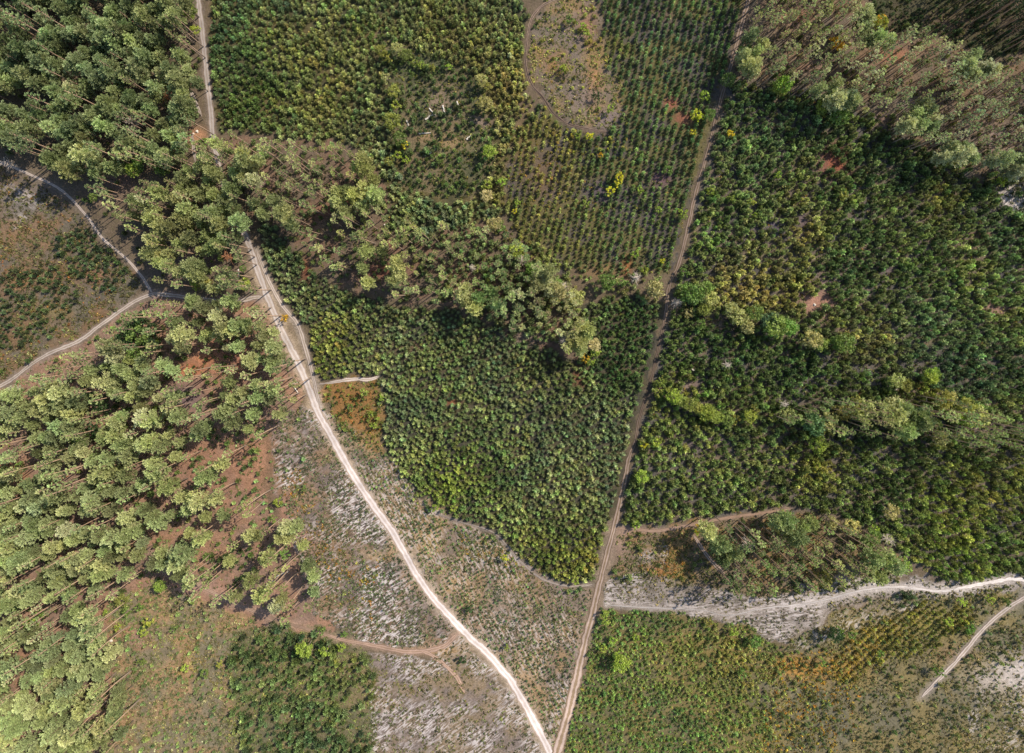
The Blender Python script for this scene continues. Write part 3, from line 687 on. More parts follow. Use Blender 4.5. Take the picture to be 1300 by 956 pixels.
ZL = [(900,440,60,(82,104,58)),(1020,480,60,(84,104,58)),(880,520,50,(132,138,62)),(880,600,60,(120,132,76)),(1050,600,50,(134,134,66)),(1120,640,60,(106,122,64)),(1220,640,60,(128,132,60)),(1280,600,50,(130,132,64)),(1220,700,40,(128,136,56)),(960,570,40,(120,128,70)),(1120,470,40,(92,104,56)),(1180,490,26,(150,146,64))]
P_EU = [p for p in P_EASTPL if p[1] < 470 and p[0] < 1421] ; 
P_EU = [(930,95),(1010,112),(1060,130),(1130,158),(1190,198),(1225,216),(1300,224),(1410,235),(1410,540),(1300,540),(1200,500),(1160,480),(1075,455),(1000,430),(940,415),(870,395),(852,375),(866,340),(885,262),(905,190)]
P_EL = [(850,390),(940,418),(1000,433),(1075,458),(1160,483),(1200,503),(1300,545),(1410,550),(1410,735),(1290,733),(1200,738),(1152,712),(1110,670),(1060,655),(1010,645),(908,655),(832,668),(787,664),(800,590),(815,535),(835,470)]
GE = [(1060,205,18,18,1),(1040,382,22,18,1),(1265,390,18,9,.9),(980,290,20,12,.7),(960,140,22,10,.6),(1025,280,12,14,.6),(880,490,12,12,.8),(890,562,24,8,.6),(1130,345,16,8,.5),(1245,300,12,8,.5),(1010,565,22,8,.5),(1240,545,50,10,.7),(1000,600,16,8,.5),(1190,440,24,8,.6),(1215,480,8,14,.3),(1290,250,26,22,.9),(1240,225,24,14,.5),(1000,330,16,10,.4),(1040,60,10,10,.5),(1170,462,30,12,.7)]
YR = []
YR.append(Yreg(P_NPLANT, 6.6, YG, ZN, .88, 41, den=1.1, avoid=[P_GLADE], nz=(.3, 26)))
YR.append(Yreg(P_GLADE, 7.4, (98,112,66), [(600,110,30,(80,96,58)),(560,230,40,(104,118,62))], .78, 42, den=.9, gaps=[(560,130,20,22,.95),(575,180,24,10,.9),(540,172,12,8,.9),(610,155,16,8,.8),(520,215,16,8,.6)]))
YR.append(Yreg(P_CENTRAL, 6.1, YG, ZC, .82, 43, den=1.15, nz=(.25, 20), gaps=[(388,345,5,16,.8),(735,480,8,12,.7),(575,510,8,4,.8),(512,440,14,5,.4),(720,450,24,10,.3),(600,515,5,8,.7),(668,530,6,14,.5)]))
YR.append(Yreg(P_ROWS, 5.0, (108,126,72), ZR, .70, 44, ang=76, sp2=8.3, den=1.12, nz=(.25, 24), gaps=[(852,130,9,7,1),(868,150,12,10,1),(838,226,14,9,1),(765,245,18,10,.7),(796,338,5,10,.9),(690,200,40,40,.45),(700,260,30,20,.3)]))
YR.append(Yreg(P_EU, 7.4, (118,128,72), ZE, 1.06, 45, den=1.15, nz=(.6, 15), gaps=GE))
YR.append(Yreg(P_EL, 7.6, (116,126,66), ZL, 1.08, 46, den=1.18, nz=(.55, 15), gaps=GE))
YR.append(Yreg([(70,300),(112,290),(166,345),(135,368),(90,352),(74,330)], 6.4, (82,98,62), [], .72, 47, den=1, nz=(.5, 12)))
YR.append(Yreg([(-60,352),(0,345),(50,332),(92,360),(95,385),(60,428),(20,440),(-60,440)], 6.8, (84,96,58), [], .7, 48, den=.85, nz=(.5, 12)))
YR.append(Yreg([(40,305),(75,300),(100,350),(60,350)], 8, (92,96,56), [], .6, 49, den=.5))
YR.append(Yreg([(300,818),(332,800),(392,806),(430,818),(462,846),(478,880),(440,920),(470,960),(440,1060),(300,1060),(310,960),(286,900)], 7.2, (98,114,66), [(330,830,24,(84,104,58)),(440,850,24,(128,132,64))], .95, 50, den=.95, nz=(.9, 12), gaps=[(440,840,26,16,.5),(450,900,30,40,.6),(310,840,14,40,.5),(300,950,30,60,.6)], svar=.32, amp=16))
YR.append(Yreg(P_YB, 5.6, (126,150,80), [(800,800,30,(112,136,76)),(900,810,40,(136,144,80)),(940,850,40,(178,160,84)),(860,840,40,(156,156,80))], .5, 51, den=1, nz=(.95, 11), gaps=[(985,840,30,60,.8),(960,940,40,60,.6),(880,782,60,8,.5),(830,930,30,20,.5),(900,900,20,20,.5)], svar=.32, amp=16))
YR.append(Yreg([(1060,835),(1100,795),(1180,768),(1225,765),(1242,775),(1222,802),(1180,832),(1120,848),(1060,870)], 4.0, (150,140,62), [(1190,800,26,(112,118,50)),(1090,820,26,(176,148,64))], .52, 52, ang=40, sp2=7.6, den=1.1, nz=(.3, 20)))
YR.append(Yreg(P_BR, 12, (118,124,66), [], .62, 53, den=.5, nz=(.6, 20), gaps=[(1290,870,40,30,1)]))
YR.append(Yreg(P_HEATH_T, 11, (150,144,66), [(705,70,20,(158,148,62))], .55, 54, den=.55, nz=(.6, 14)))
YR.append(Yreg(P_BLOCK, 8, (124,128,56), [(440,520,20,(110,120,54))], .6, 55, den=.7, nz=(.5, 12)))
YR.append(Yreg(P_LR, 10, (110,118,62), [], .8, 56, den=.35, nz=(.6, 14)))
YR.append(Yreg(P_NE, 10, (112,118,60), [], .9, 57, den=.32, nz=(.6, 14)))
YR.append(Yreg(P_DARKCLEAR, 8.5, (66,82,50), [], .75, 58, den=.8, nz=(.6, 14)))
YR.append(Yreg([(270,180),(440,185),(490,260),(600,390),(500,380),(400,340),(330,285)], 9, (112,122,70), [], .85, 59, den=.5, nz=(.7, 14)))
YR.append(Yreg([(600,290),(660,310),(740,385),(750,440),(660,428),(600,400)], 7.5, (132,138,84), [], 1.05, 60, den=.95, nz=(.6, 14)))
YR.append(Yreg([(-70,-80),(245,-80),(320,370),(195,362),(118,262),(-70,176)], 13, (98,108,58), [], .9, 61, den=.4, nz=(.8, 16)))
YR.append(Yreg([(-70,505),(150,400),(330,390),(330,760),(140,760),(130,1000),(-70,1000)], 13, (100,116,58), [(108,520,30,(74,92,50))], .95, 62, den=.4, nz=(.8, 16)))  # darker zone: shade of the forest gap put into the tint
YR.append(Yreg([(640,60),(664,40),(664,80),(675,115),(700,148),(690,175),(640,190),(632,120)], 7.5, (146,142,84), [], .78, 63, den=.85, nz=(.5, 12)))
YR.append(Yreg([(600,275),(660,285),(690,325),(760,338),(850,345),(850,378),(745,386),(700,350),(640,300)], 7.8, (146,146,86), [(650,300,30,(160,150,80))], .85, 64, den=.8, nz=(.6, 14)))
YR.append(Yreg([(480,240),(520,250),(600,270),(610,330),(600,380),(560,375),(520,310),(490,290)], 7.5, (126,136,84), [], .85, 65, den=.9, nz=(.4, 14)))
YR.append(Yreg([(664,0),(700,0),(676,30),(668,80),(655,60)], 8, (130,140,80), [], .75, 66, den=.6, nz=(.5, 14)))
YR.append(Yreg([(690,132),(722,160),(770,170),(790,150),(800,200),(700,200)], 9, (170,160,70), [], .6, 67, den=.5, nz=(.5, 14)))
YR.append(Yreg(P_EAST, 4.4, (116,136,84), [], .34, 71, ang=118, sp2=6.5, den=.75, nz=(.9, 14), svar=.35))
YR.append(Yreg(P_CUT, 4.6, (108,120,80), [], .3, 72, ang=33, sp2=6.5, den=.5, nz=(.9, 14), svar=.35))
YR.append(Yreg(P_BR, 5, (112,124,80), [], .34, 73, ang=38, sp2=7, den=.45, nz=(.9, 14), svar=.35))
YR.append(Yreg([(490,560),(560,640),(650,690),(722,735),(735,760),(640,710),(540,665),(480,580)], 9, (140,146,80), [], .55, 74, den=.5, nz=(.8, 10), svar=.3))
YR.append(Yreg(P_HEATH_BL, 8.5, (132,146,84), [], .56, 75, den=.55, nz=(.8, 12), svar=.3))
YR.append(Yreg([(200,560),(380,520),(395,740),(210,740)], 12, (136,152,92), [], .6, 76, den=.5, nz=(.8, 12), svar=.3))
YR.append(Yreg([(880,790),(1050,830),(1060,1076),(940,1076)], 8, (146,150,84), [], .5, 78, den=.7, nz=(.9, 12), svar=.3, amp=16))
YX = np.concatenate([a[0] for a in YR]); YY = np.concatenate([a[1] for a in YR]); YT = np.vstack([a[2] for a in YR]); YS = np.concatenate([a[3] for a in YR])

# ------------------------------------------------------------------ labels by landmarks
ORD = ['closest to', 'second closest to', 'third closest to', 'fourth closest to', 'fifth closest to', 'sixth closest to', 'seventh closest to', 'eighth closest to', 'ninth closest to', 'tenth closest to', 'eleventh closest to', 'twelfth closest to']
LM_PINE = [(249,30,'the top end of the sandy road'),(249,168,'the pale stumps beside the sandy road'),(167,153,'the bleached dead tree in the upper left forest'),(168,212,'the bright bush in the upper left forest'),
 (8,206,'the whitened dead tree at the left edge'),(109,273,'the diagonal track above the small left field'),(194,373,'the meeting of the three left tracks'),(288,326,'the pink dead tree by the road junction'),
 (331,372,'the junction on the sandy road'),(311,212,'the rusty dead tree beside the covered road'),(176,425,'the dark hollow in the left forest'),(64,450,'the track below the small left field'),
 (108,520,'the shaded gap in the lower left forest'),(70,610,'the brown withered tree at the left'),(245,468,'the orange litter patch in the left forest'),(235,508,'the mauve bare patch in the left forest'),
 (374,490,'the fallen logs beside the sandy road'),(356,732,'the fallen trunks at the clearcut edge'),(262,748,'the pinkish path in the lower left forest'),(146,795,'the lime bush on the lower left heath'),
 (39,792,'the bright shrub in the bottom left forest'),(335,285,'the top tip of the central plantation'),(440,255,'the reddish floor in the central pine belt'),(480,345,'the brown clearing below the central pine belt'),
 (490,222,'the right shoulder of the central pine belt'),(600,392,'the lower rim of the central pine belt'),(700,361,'the cream dead trees in the central belt'),(752,440,'the pale lower tip of the central belt'),
 (949,68,'the round green tree by the upper track'),(1117,30,'the golden shrub by the top right clearing'),(1055,138,'the green bushes below the upper right pines'),(1245,82,'the notch of the dark top right clearing'),
 (1170,152,'the bare floor inside the upper right stand'),(1216,209,'the lime bush under the upper right stand'),(1282,240,'the white ploughed patch at the right edge'),(1155,533,'the pink dead tree among the right plantations'),
 (900,700,'the twin ruts under the lower right pines'),(1147,722,'the pale tree ending the lower right stand'),(1002,648,'the end of the thin right path'),(340,610,'the reddish slope beside the clearcut'),(20,20,'the top left corner')]
LM_YOUNG = [(741,38,'the lime bushes inside the curved ditch'),(886,147,'the large yellow birch beside the track'),(780,236,'the twin yellow birches in the rows'),(848,216,'the green bush on the mauve patch'),
 (763,198,'the small amber birch in the rows'),(653,268,'the yellow birch left of the rows'),(768,168,'the tail of the curved ditch'),(927,170,'the yellow birch right of the upper track'),(957,262,'the lime birch pair right of the track'),
 (1060,205,'the reddish bare patch in the right plantation'),(1040,382,'the pink bare patch in the right plantation'),(1265,390,'the small bare patch near the right edge'),(879,373,'the big green tree beside the track'),
 (1070,439,'the round green tree right of centre'),(814,606,'the lime tree beside the lower track'),(817,564,'the yellow shrub by the sunlit track bend'),(1037,592,'the lime bush in the lower right plantation'),
 (475,535,'the lime shrubs left of the central plantation'),(484,477,'the end of the pale spur'),(728,742,'the lower tip of the central plantation'),(552,644,'the lime bush below the central plantation'),
 (580,134,'the upright white trunk lying in the glade'),(550,188,'the long fallen log in the glade'),(619,193,'the bright bush right of the glade'),(515,184,'the yellow bush left of the glade'),(507,64,'the tall green row above the glade'),
 (118,330,'the thicket in the small left field'),(1153,754,'the dark bush on the white sand'),(786,841,'the tall lime birch near the bottom'),(389,823,'the large lime bush at lower left'),(1231,797,'the green bush by the lower right path'),(622,274,'the short white log above the central belt')]
LM_BUSH = [(700,5,'the top end of the curved ditch'),(668,79,'the left bend of the curved ditch'),(770,168,'the tail of the curved ditch'),(870,150,'the reddish patch beside the upper track'),(838,226,'the mauve patch in the rows'),
 (665,265,'the left side of the planted rows'),(935,60,'the top of the straight track'),(895,200,'the middle of the upper straight track'),(848,365,'the track crossing at the central belt'),(823,496,'the dark stretch of the straight track'),
 (806,563,'the sunlit bend of the straight track'),(753,777,'the crossing with the white sand'),(735,850,'the bottom end of the straight track'),(249,168,'the pale stumps beside the sandy road'),(150,228,'the bare ground in the upper left forest'),
 (333,378,'the junction on the sandy road'),(176,425,'the dark hollow in the left forest'),(403,490,'the pale spur off the sandy road'),(484,477,'the far end of the pale spur'),(580,800,'the lower junction on the sandy road'),
 (430,810,'the curved path below the clearcut'),(267,750,'the pinkish lower left path'),(150,850,'the lower left heath'),(560,130,'the open middle of the glade'),(560,182,'the fallen logs in the glade'),(490,90,'the left rim of the glade'),
 (625,200,'the right rim of the glade'),(560,330,'the central pine belt'),(710,380,'the right half of the central belt'),(1060,205,'the reddish patch at upper right'),(1040,382,'the pink bare patch at right'),(1230,30,'the dark top right clearing'),
 (1070,130,'the lower edge of the upper right pines'),(1282,240,'the white ploughed patch at right'),(1155,533,'the pink dead tree at right'),(1240,545,'the pale band near the right edge'),(1002,646,'the end of the thin right path'),
 (824,706,'the white patch beside the lower track'),(1147,745,'the white sand bank'),(1230,820,'the bottom right path'),(1060,810,'the orange rows at bottom right'),(930,450,'the dark plantation right of the track'),(1300,760,'the right end of the bottom path'),(950,530,'the green ridge right of the track'),(552,652,'the edge below the central plantation')]

def pick(x, y, lms, per, cap):
    """which plants become individuals: the nearest ones to each landmark -> {index: (landmark, rank)}"""
    got = {}
    order = [np.argsort(np.hypot(x - l[0], y - l[1]))[:per] for l in lms]
    for k in range(per):
        for li, o in enumerate(order):
            if k < len(o) and o[k] not in got and len(got) < cap and -4 < x[o[k]] < 1304 and -4 < y[o[k]] < 930:
                got[int(o[k])] = (li, k)
    return got

used = set()
def say(first, li, k, lms):
    return f"{first}, {ORD[k]} {lms[li][2]}"

# ------------------------------------------------------------------ individual plants
def tree(name, pair, pn, label, cat_, group, loc, rot, sc, tint, parts=('trunk', 'crown')):
    e = bpy.data.objects.new(name, None); col.objects.link(e)
    e.empty_display_size = .5
    e.location = loc; e.rotation_euler = (0, 0, rot); e.scale = sc if not np.isscalar(sc) else (sc, sc, sc)
    tag(e, label, cat_, group)
    for nm, me in zip(parts, pair):
        o = link(nm, me, e)
        o['tint'] = [float(t) for t in tint]
    return e

def colour_word(t):
    r, g, b = t
    v = (r + g) / 2
    if v < .17: return 'dark'
    if v < .24: return 'dull'
    if r > g * 1.03: return 'straw-coloured'
    if v > .38: return 'pale'
    return 'olive'

def tallpos(x, y, hc):
    f = 1 - hc / CAMH
    return W(NX + (x - NX) * f, NY + (y - NY) * f)

ind = pick(PX, PY, LM_PINE, 9, 300)
NV = [len(PINES), len(BUSHY)]
PV = rng.integers(0, 60, len(PX)); PR = rng.uniform(0, 2 * PI, len(PX))
for i in ind: PS[i] = min(1.3, max(PS[i], .9) * 1.06)
GN_PINE, GN_BUSHY = [], []
pine_objs = {}
rest = {0: [], 1: []}
for i in range(len(PX)):
    kd = int(PK[i]); vi = int(PV[i] % NV[kd]); s = float(PS[i])
    x, y = tallpos(PX[i], PY[i], PHT[kd] * s * .84)
    if i in ind:
        li, k = ind[i]
        size = 'broad' if s > 1.08 else ('slender' if s < .98 else 'medium')
        first = f"{size} {colour_word(PT[i])} {'tall' if kd == 0 else 'bushy'} pine"
        o = tree('pine_tree', (PINES, BUSHY)[kd][vi], kd, say(first, li, k, LM_PINE), 'pine tree', 'tall pines of the old stands', (x, y, 0), float(PR[i]), s, PT[i])
        pine_objs.setdefault((kd, vi), o)
    else:
        rest[kd].append((x, y, vi, float(PR[i]), s, *PT[i]))

indy = pick(YX, YY, LM_YOUNG, 10, 300)
YV = rng.integers(0, len(YOUNG), len(YX)); YRt = rng.uniform(0, 2 * PI, len(YX))
resty = []; young_objs = {}
for i in range(len(YX)):
    s = float(YS[i]); vi = int(YV[i])
    if i in indy: s = max(s * 1.15, .8)
    x, y = tallpos(YX[i], YY[i], 3.6 * s * .7)
    if i in indy:
        li, k = indy[i]
        size = 'large' if s > 1.1 else ('small' if s < .86 else 'medium-sized')
        o = link('young_pine', YOUNG[vi]); o.location = (x, y, 0); o.rotation_euler = (0, 0, float(YRt[i])); o.scale = (s, s, s)
        o['tint'] = [float(t) for t in YT[i]]
        tag(o, say(f"{size} {colour_word(YT[i])} young pine", li, k, LM_YOUNG), 'young pine', 'young pines of the plantations')
        young_objs.setdefault(vi, o)
    else:
        resty.append((x, y, vi, float(YRt[i]), s, *YT[i]))

# ------------------------------------------------------------------ the uncountable rest as one object each
def instancer(name, rows, sources, label, cat_):
    """rows x,y,variant,rot,scale,r,g,b; sources: list of lists of objects joined to one instance"""
    a = np.array(rows)
    me = bpy.data.meshes.new(name)
    me.vertices.add(len(a)); co = np.zeros((len(a), 3), np.float32); co[:, :2] = a[:, :2]
    me.vertices.foreach_set('co', co.ravel())
    at = me.attributes.new('variant', 'INT', 'POINT'); at.data.foreach_set('value', a[:, 2].astype(np.int32))
    put(me, 'spin', np.stack([a[:, 3] * 0, a[:, 3] * 0, a[:, 3]], 1), 'POINT')
    put(me, 'size', a[:, 4], 'POINT'); put(me, 'tint', a[:, 5:8], 'POINT')
    o = link(name, me)
    ng = bpy.data.node_groups.new(name, 'GeometryNodeTree')
    ng.interface.new_socket('Geometry', in_out='INPUT', socket_type='NodeSocketGeometry')
    ng.interface.new_socket('Geometry', in_out='OUTPUT', socket_type='NodeSocketGeometry')
    gi = ng.nodes.new('NodeGroupInput'); go = ng.nodes.new('NodeGroupOutput')
    ip = ng.nodes.new('GeometryNodeInstanceOnPoints'); ip.inputs['Pick Instance'].default_value = True
    ng.links.new(gi.outputs[0], ip.inputs['Points'])
    jn = ng.nodes.new('GeometryNodeJoinGeometry')
    for objs in sources:
        j2 = ng.nodes.new('GeometryNodeJoinGeometry')
        for ob in objs:
            oi = ng.nodes.new('GeometryNodeObjectInfo'); oi.inputs[0].default_value = ob; oi.transform_space = 'ORIGINAL'
            ng.links.new(oi.outputs['Geometry'], j2.inputs[0])
        g2 = ng.nodes.new('GeometryNodeGeometryToInstance')
        ng.links.new(j2.outputs[0], g2.inputs[0]); ng.links.new(g2.outputs[0], jn.inputs[0])
    ng.links.new(jn.outputs[0], ip.inputs['Instance'])
    def named(nm, typ, sock):
        n = ng.nodes.new('GeometryNodeInputNamedAttribute'); n.data_type = typ; n.inputs['Name'].default_value = nm
        ng.links.new([q for q in n.outputs if q.enabled][0], ip.inputs[sock])
    named('variant', 'INT', 'Instance Index'); named('size', 'FLOAT', 'Scale')
    n = ng.nodes.new('GeometryNodeInputNamedAttribute'); n.data_type = 'FLOAT_VECTOR'; n.inputs['Name'].default_value = 'spin'
    er = ng.nodes.new('FunctionNodeEulerToRotation'); ng.links.new([q for q in n.outputs if q.enabled][0], er.inputs[0]); ng.links.new(er.outputs[0], ip.inputs['Rotation'])
    ng.links.new(ip.outputs[0], go.inputs[0])
    md = o.modifiers.new('plants', 'NODES'); md.node_group = ng
    tag(o, label, cat_, kind='stuff')
    return o

allrest = []
src = []
off = {0: 0, 1: len(PINES)}
for kd, n in ((0, len(PINES)), (1, len(BUSHY))):
    for vi in range(n): src.append(list(pine_objs[(kd, vi)].children))
for kd in (0, 1):
    for row in rest[kd]:
        row = list(row); row[2] += off[kd]; allrest.append(row)
instancer('pine_forest', allrest, src, 'mass of further tall pines filling the old forest stands', 'forest')
instancer('young_plantation', resty, [[young_objs[v]] for v in range(len(YOUNG))], 'mass of further young pines filling the plantations', 'plantation')
print('pines', len(PX), 'ind', len(ind), 'young', len(YX), 'ind', len(indy))

# ------------------------------------------------------------------ shrubs and broadleaf trees traced one by one
LIME = (172, 188, 84); YEL = (212, 206, 72); GRN = (132, 156, 80); PALE = (190, 186, 122); OLV = (160, 164, 84); DKG = (74, 98, 56); AMB = (214, 178, 60); CREAM = (214, 200, 158); BLU = (112, 136, 92)
CW = {LIME: 'lime green', YEL: 'bright yellow', GRN: 'fresh green', PALE: 'pale green', OLV: 'olive', DKG: 'dark green', AMB: 'amber', CREAM: 'cream', BLU: 'bluish green'}
BUSHES = [
(741,32,4,LIME),(743,41,4.5,LIME),(714,86,5,LIME),(722,91,5,OLV),(723,24,5,GRN),(775,136,5,LIME),(758,121,5,DKG),(748,171,4.5,YEL),(733,172,4,LIME),(763,198,3.5,AMB),(786,224,6,YEL),(786,233,5,YEL),(776,242,6,YEL),(812,240,4.5,LIME),(745,258,4.5,LIME),(658,259,4,LIME),(653,268,3.5,YEL),(837,267,4,LIME),(868,270,6,LIME),(868,277,5,OLV),(848,216,6,GRN),(896,122,6,LIME),(884,146,6,YEL),(890,150,5,YEL),(901,146,6.5,GRN),(879,168,4,YEL),(927,170,5,YEL),(924,100,8,GRN),(949,68,10,GRN),(903,243,5,LIME),(929,251,4.5,LIME),(955,255,5,LIME),(959,273,3.5,LIME),
(658,319,8,LIME),(664,325,7,OLV),(673,342,7,GRN),(680,354,5,LIME),(708,361,7,GRN),(774,358,9,GRN),(791,356,6,GRN),(806,322,5,LIME),(818,344,5,LIME),(841,332,3.5,YEL),(832,366,10,PALE),(879,373,12,GRN),(890,368,9,GRN),(868,346,6,GRN),(897,364,8,GRN),(902,378,9,PALE),(874,396,6,PALE),(890,410,6,GRN),(893,392,7,OLV),(929,393,8,PALE),(941,402,9,PALE),(956,399,9,GRN),(949,414,8,PALE),(975,408,9,BLU),(818,345,4,LIME),
(753,436,7,CREAM),(756,446,6,LIME),(730,378,9,PALE),(705,381,6,PALE),(744,455,6,AMB),(750,458,5,LIME),(817,564,5,YEL),(832,560,6,LIME),(835,499,6,OLV),(848,498,6,OLV),(856,503,8,LIME),(866,509,7,OLV),(874,514,8,OLV),(886,519,7,OLV),(897,523,9,LIME),(904,528,7,OLV),(912,531,7,OLV),(924,533,7,OLV),(935,532,6,OLV),(953,530,7,LIME),(959,521,6,OLV),(840,486,5,OLV),(843,478,4,OLV),
(988,414,12,GRN),(979,410,9,BLU),(1001,417,10,GRN),(1032,431,10,PALE),(1040,436,8,OLV),(1070,439,11,GRN),(1062,436,8,GRN),(1067,411,6,OLV),(1100,520,12,PALE),(1088,520,10,OLV),(1135,516,11,PALE),(1145,520,9,OLV),(1052,533,10,PALE),(1073,523,9,OLV),(1032,540,12,BLU),(1039,564,9,LIME),(979,530,6,OLV),(1003,527,8,PALE),(1182,481,8,LIME),(1184,474,7,LIME),(1140,484,8,PALE),(1148,488,7,OLV),(1197,508,10,OLV),(1204,505,8,PALE),(1225,514,9,OLV),(1240,533,11,PALE),(1194,555,8,PALE),(1219,530,7,LIME),(1149,551,8,OLV),(1174,522,7,BLU),
(994,106,10,LIME),(990,112,8,LIME),(1069,124,8,PALE),(1044,132,8,LIME),(1067,146,10,GRN),(1117,29,8,LIME),(1121,25,6,AMB),(1081,132,7,DKG),(1216,209,5.5,LIME),(1273,229,6,LIME),(1070,246,6,OLV),(988,223,4.5,LIME),(1062,56,8,AMB),
(1037,592,5.5,LIME),(988,663,9,PALE),(997,655,6,LIME),(1055,664,7,PALE),(1082,668,8,PALE),(1132,648,8,PALE),(1106,679,10,GRN),(1111,674,6,LIME),(1128,685,6,PALE),(1134,720,8,PALE),(1147,721,8,LIME),(1082,729,6,PALE),(1046,735,9,OLV),(1153,754,5.5,DKG),(1058,806,8,DKG),(1064,802,6,GRN),(1082,806,5.5,GRN),(1231,797,6,GRN),(1257,762,5,LIME),(1220,765,5,LIME),(1206,789,5.5,LIME),(1194,853,6,GRN),(1279,765,4.5,GRN),(1043,841,4.5,GRN),(1119,830,4.5,GRN),
(814,604,7,LIME),(817,609,5,LIME),(884,671,4.5,AMB),(886,675,4,YEL),(808,668,5,LIME),(768,779,5,LIME),(770,788,4.5,LIME),(778,813,5,LIME),(765,824,4.5,LIME),(786,842,9,LIME),(785,830,5,LIME),(808,810,4.5,LIME),(943,857,5.5,GRN),(959,812,6.5,GRN),(932,804,5,LIME),(730,738,5,LIME),(899,788,5,OLV),
(389,823,9,LIME),(414,826,6,LIME),(433,823,5.5,LIME),(407,803,5,GRN),(437,805,4,GRN),(642,822,3.5,LIME),(587,838,5,DKG),(598,772,5,DKG),(552,644,5,LIME),(642,707,4.5,YEL),(575,645,4.5,LIME),(354,636,6,LIME),(345,660,5,GRN),(360,705,6,GRN),(395,750,5,GRN),
(471,527,4,LIME),(475,540,4.5,LIME),(483,505,3.5,LIME),(445,517,4.5,GRN),(361,405,4.5,AMB),(461,499,5,OLV),(385,620,3.5,GRN),
(504,61,6.5,PALE),(516,68,6.5,OLV),(486,65,6.5,OLV),(493,72,6,OLV),(527,79,4.5,OLV),(536,82,4.5,LIME),(548,85,4.5,OLV),(569,86,4,LIME),(615,132,8,PALE),(613,126,6,OLV),(501,118,7,OLV),(492,100,6,PALE),(502,132,6,LIME),(498,152,9,OLV),(510,178,8,GRN),(515,184,4.5,YEL),(505,197,5.5,LIME),(495,203,5.5,OLV),(619,193,7.5,LIME),(636,233,5.5,LIME),(619,235,6,LIME),(618,247,6.5,CREAM),(613,103,7,PALE),(617,110,5,OLV),(628,284,8,PALE),(634,290,6,GRN),(516,202,4.5,LIME),
(168,215,8,LIME),(176,206,8,GRN),(164,190,9,GRN),(185,195,9,DKG),(205,212,9,GRN),(150,205,7,GRN),(230,159,5.5,LIME),(243,14,8,LIME),(247,40,6,LIME),(211,106,6,LIME),(206,157,5,LIME),(258,181,6,GRN),(303,328,5.5,DKG),(311,361,6.5,LIME),(309,340,4.5,GRN),(249,358,6.5,LIME),(262,361,7,OLV),(280,364,6,OLV),(120,250,6,GRN),
(165,415,9,DKG),(180,405,9,DKG),(160,432,10,DKG),(178,425,11,GRN),(190,440,9,DKG),(170,450,8,GRN),(146,440,9,OLV),(195,418,8,DKG),(100,520,9,OLV),(92,535,9,DKG),(120,545,8,DKG),(100,555,9,GRN),(128,515,8,DKG),(115,505,8,DKG),  # dark ones carry the shade of the forest gaps in their leaf colour
(39,792,7,LIME),(48,780,6,GRN),(149,797,4.5,LIME),(188,788,6,LIME),(183,804,5,LIME),(136,779,4.5,LIME),(161,777,6,GRN),(203,745,6.5,LIME),(243,763,4.5,GRN),(175,772,4.5,GRN),(180,840,5,GRN),(235,850,5,LIME),(260,855,5.5,GRN),(220,800,4.5,GRN),(155,760,7,OLV),(278,842,4,LIME)]
bx = np.array([b[0] for b in BUSHES], float); by = np.array([b[1] for b in BUSHES], float)
taken = set()
def bush_label(first, x, y, pool=LM_BUSH):
    best = None
    for li, l in enumerate(pool):
        d = np.hypot(bx - l[0], by - l[1]); k = int((d < math.hypot(x - l[0], y - l[1]) - 1e-6).sum())
        if k < 12 and (li, k) not in taken and (best is None or k + d.min() * 0 + math.hypot(x - l[0], y - l[1]) / 12 < best[0]):
            best = (k + math.hypot(x - l[0], y - l[1]) / 12, li, k)
    if best is None: return None
    taken.add(best[1:]); return say(first, best[1], best[2], pool)
miss = 0
for bi, (x, y, rpx, kc) in enumerate(BUSHES):
    big = rpx >= 6.4
    rm = rpx * S * (1.3 if big else 1.12)
    pr = (TREE if big else SHRUB)[bi % 4]
    R0, H0 = (2.9, 8.5) if big else (1.35, 3.4)
    s = rm / R0
    sc = (s, s, s * (1.0 if big else 1.25))
    wx, wy = tallpos(x, y, H0 * sc[2] * .62)
    birchy = kc in (LIME, YEL, AMB)
    nm = ('birch_tree' if big else 'birch_sapling') if birchy else ('broadleaf_tree' if big else 'leafy_shrub')
    kind = {'birch_tree': 'birch tree', 'birch_sapling': 'birch sapling', 'broadleaf_tree': 'rounded broadleaf tree', 'leafy_shrub': 'leafy shrub'}[nm]
    lb = bush_label(f"{CW[kc]} {kind}", x, y)
    if lb is None:
        miss += 1; lb = f"{CW[kc]} {kind} among its neighbours in the vegetation"
    grp = {'birch_tree': 'yellow-green birches', 'birch_sapling': 'yellow-green birches', 'broadleaf_tree': 'rounded broadleaf trees', 'leafy_shrub': 'leafy shrubs'}[nm]
    tint = lin(kc) * math.exp(rng.normal() * .1) * (1 + rng.normal(size=3) * .05)
    tree(nm, pr, 0, lb, {'birch_tree': 'tree', 'birch_sapling': 'sapling', 'broadleaf_tree': 'tree', 'leafy_shrub': 'shrub'}[nm], grp, (wx, wy, 0), float(rng.uniform(0, 6.28)), sc, tint * (1.25 if kc in (YEL,) else 1.12))
print('bushes', len(BUSHES), 'unlabelled', miss)

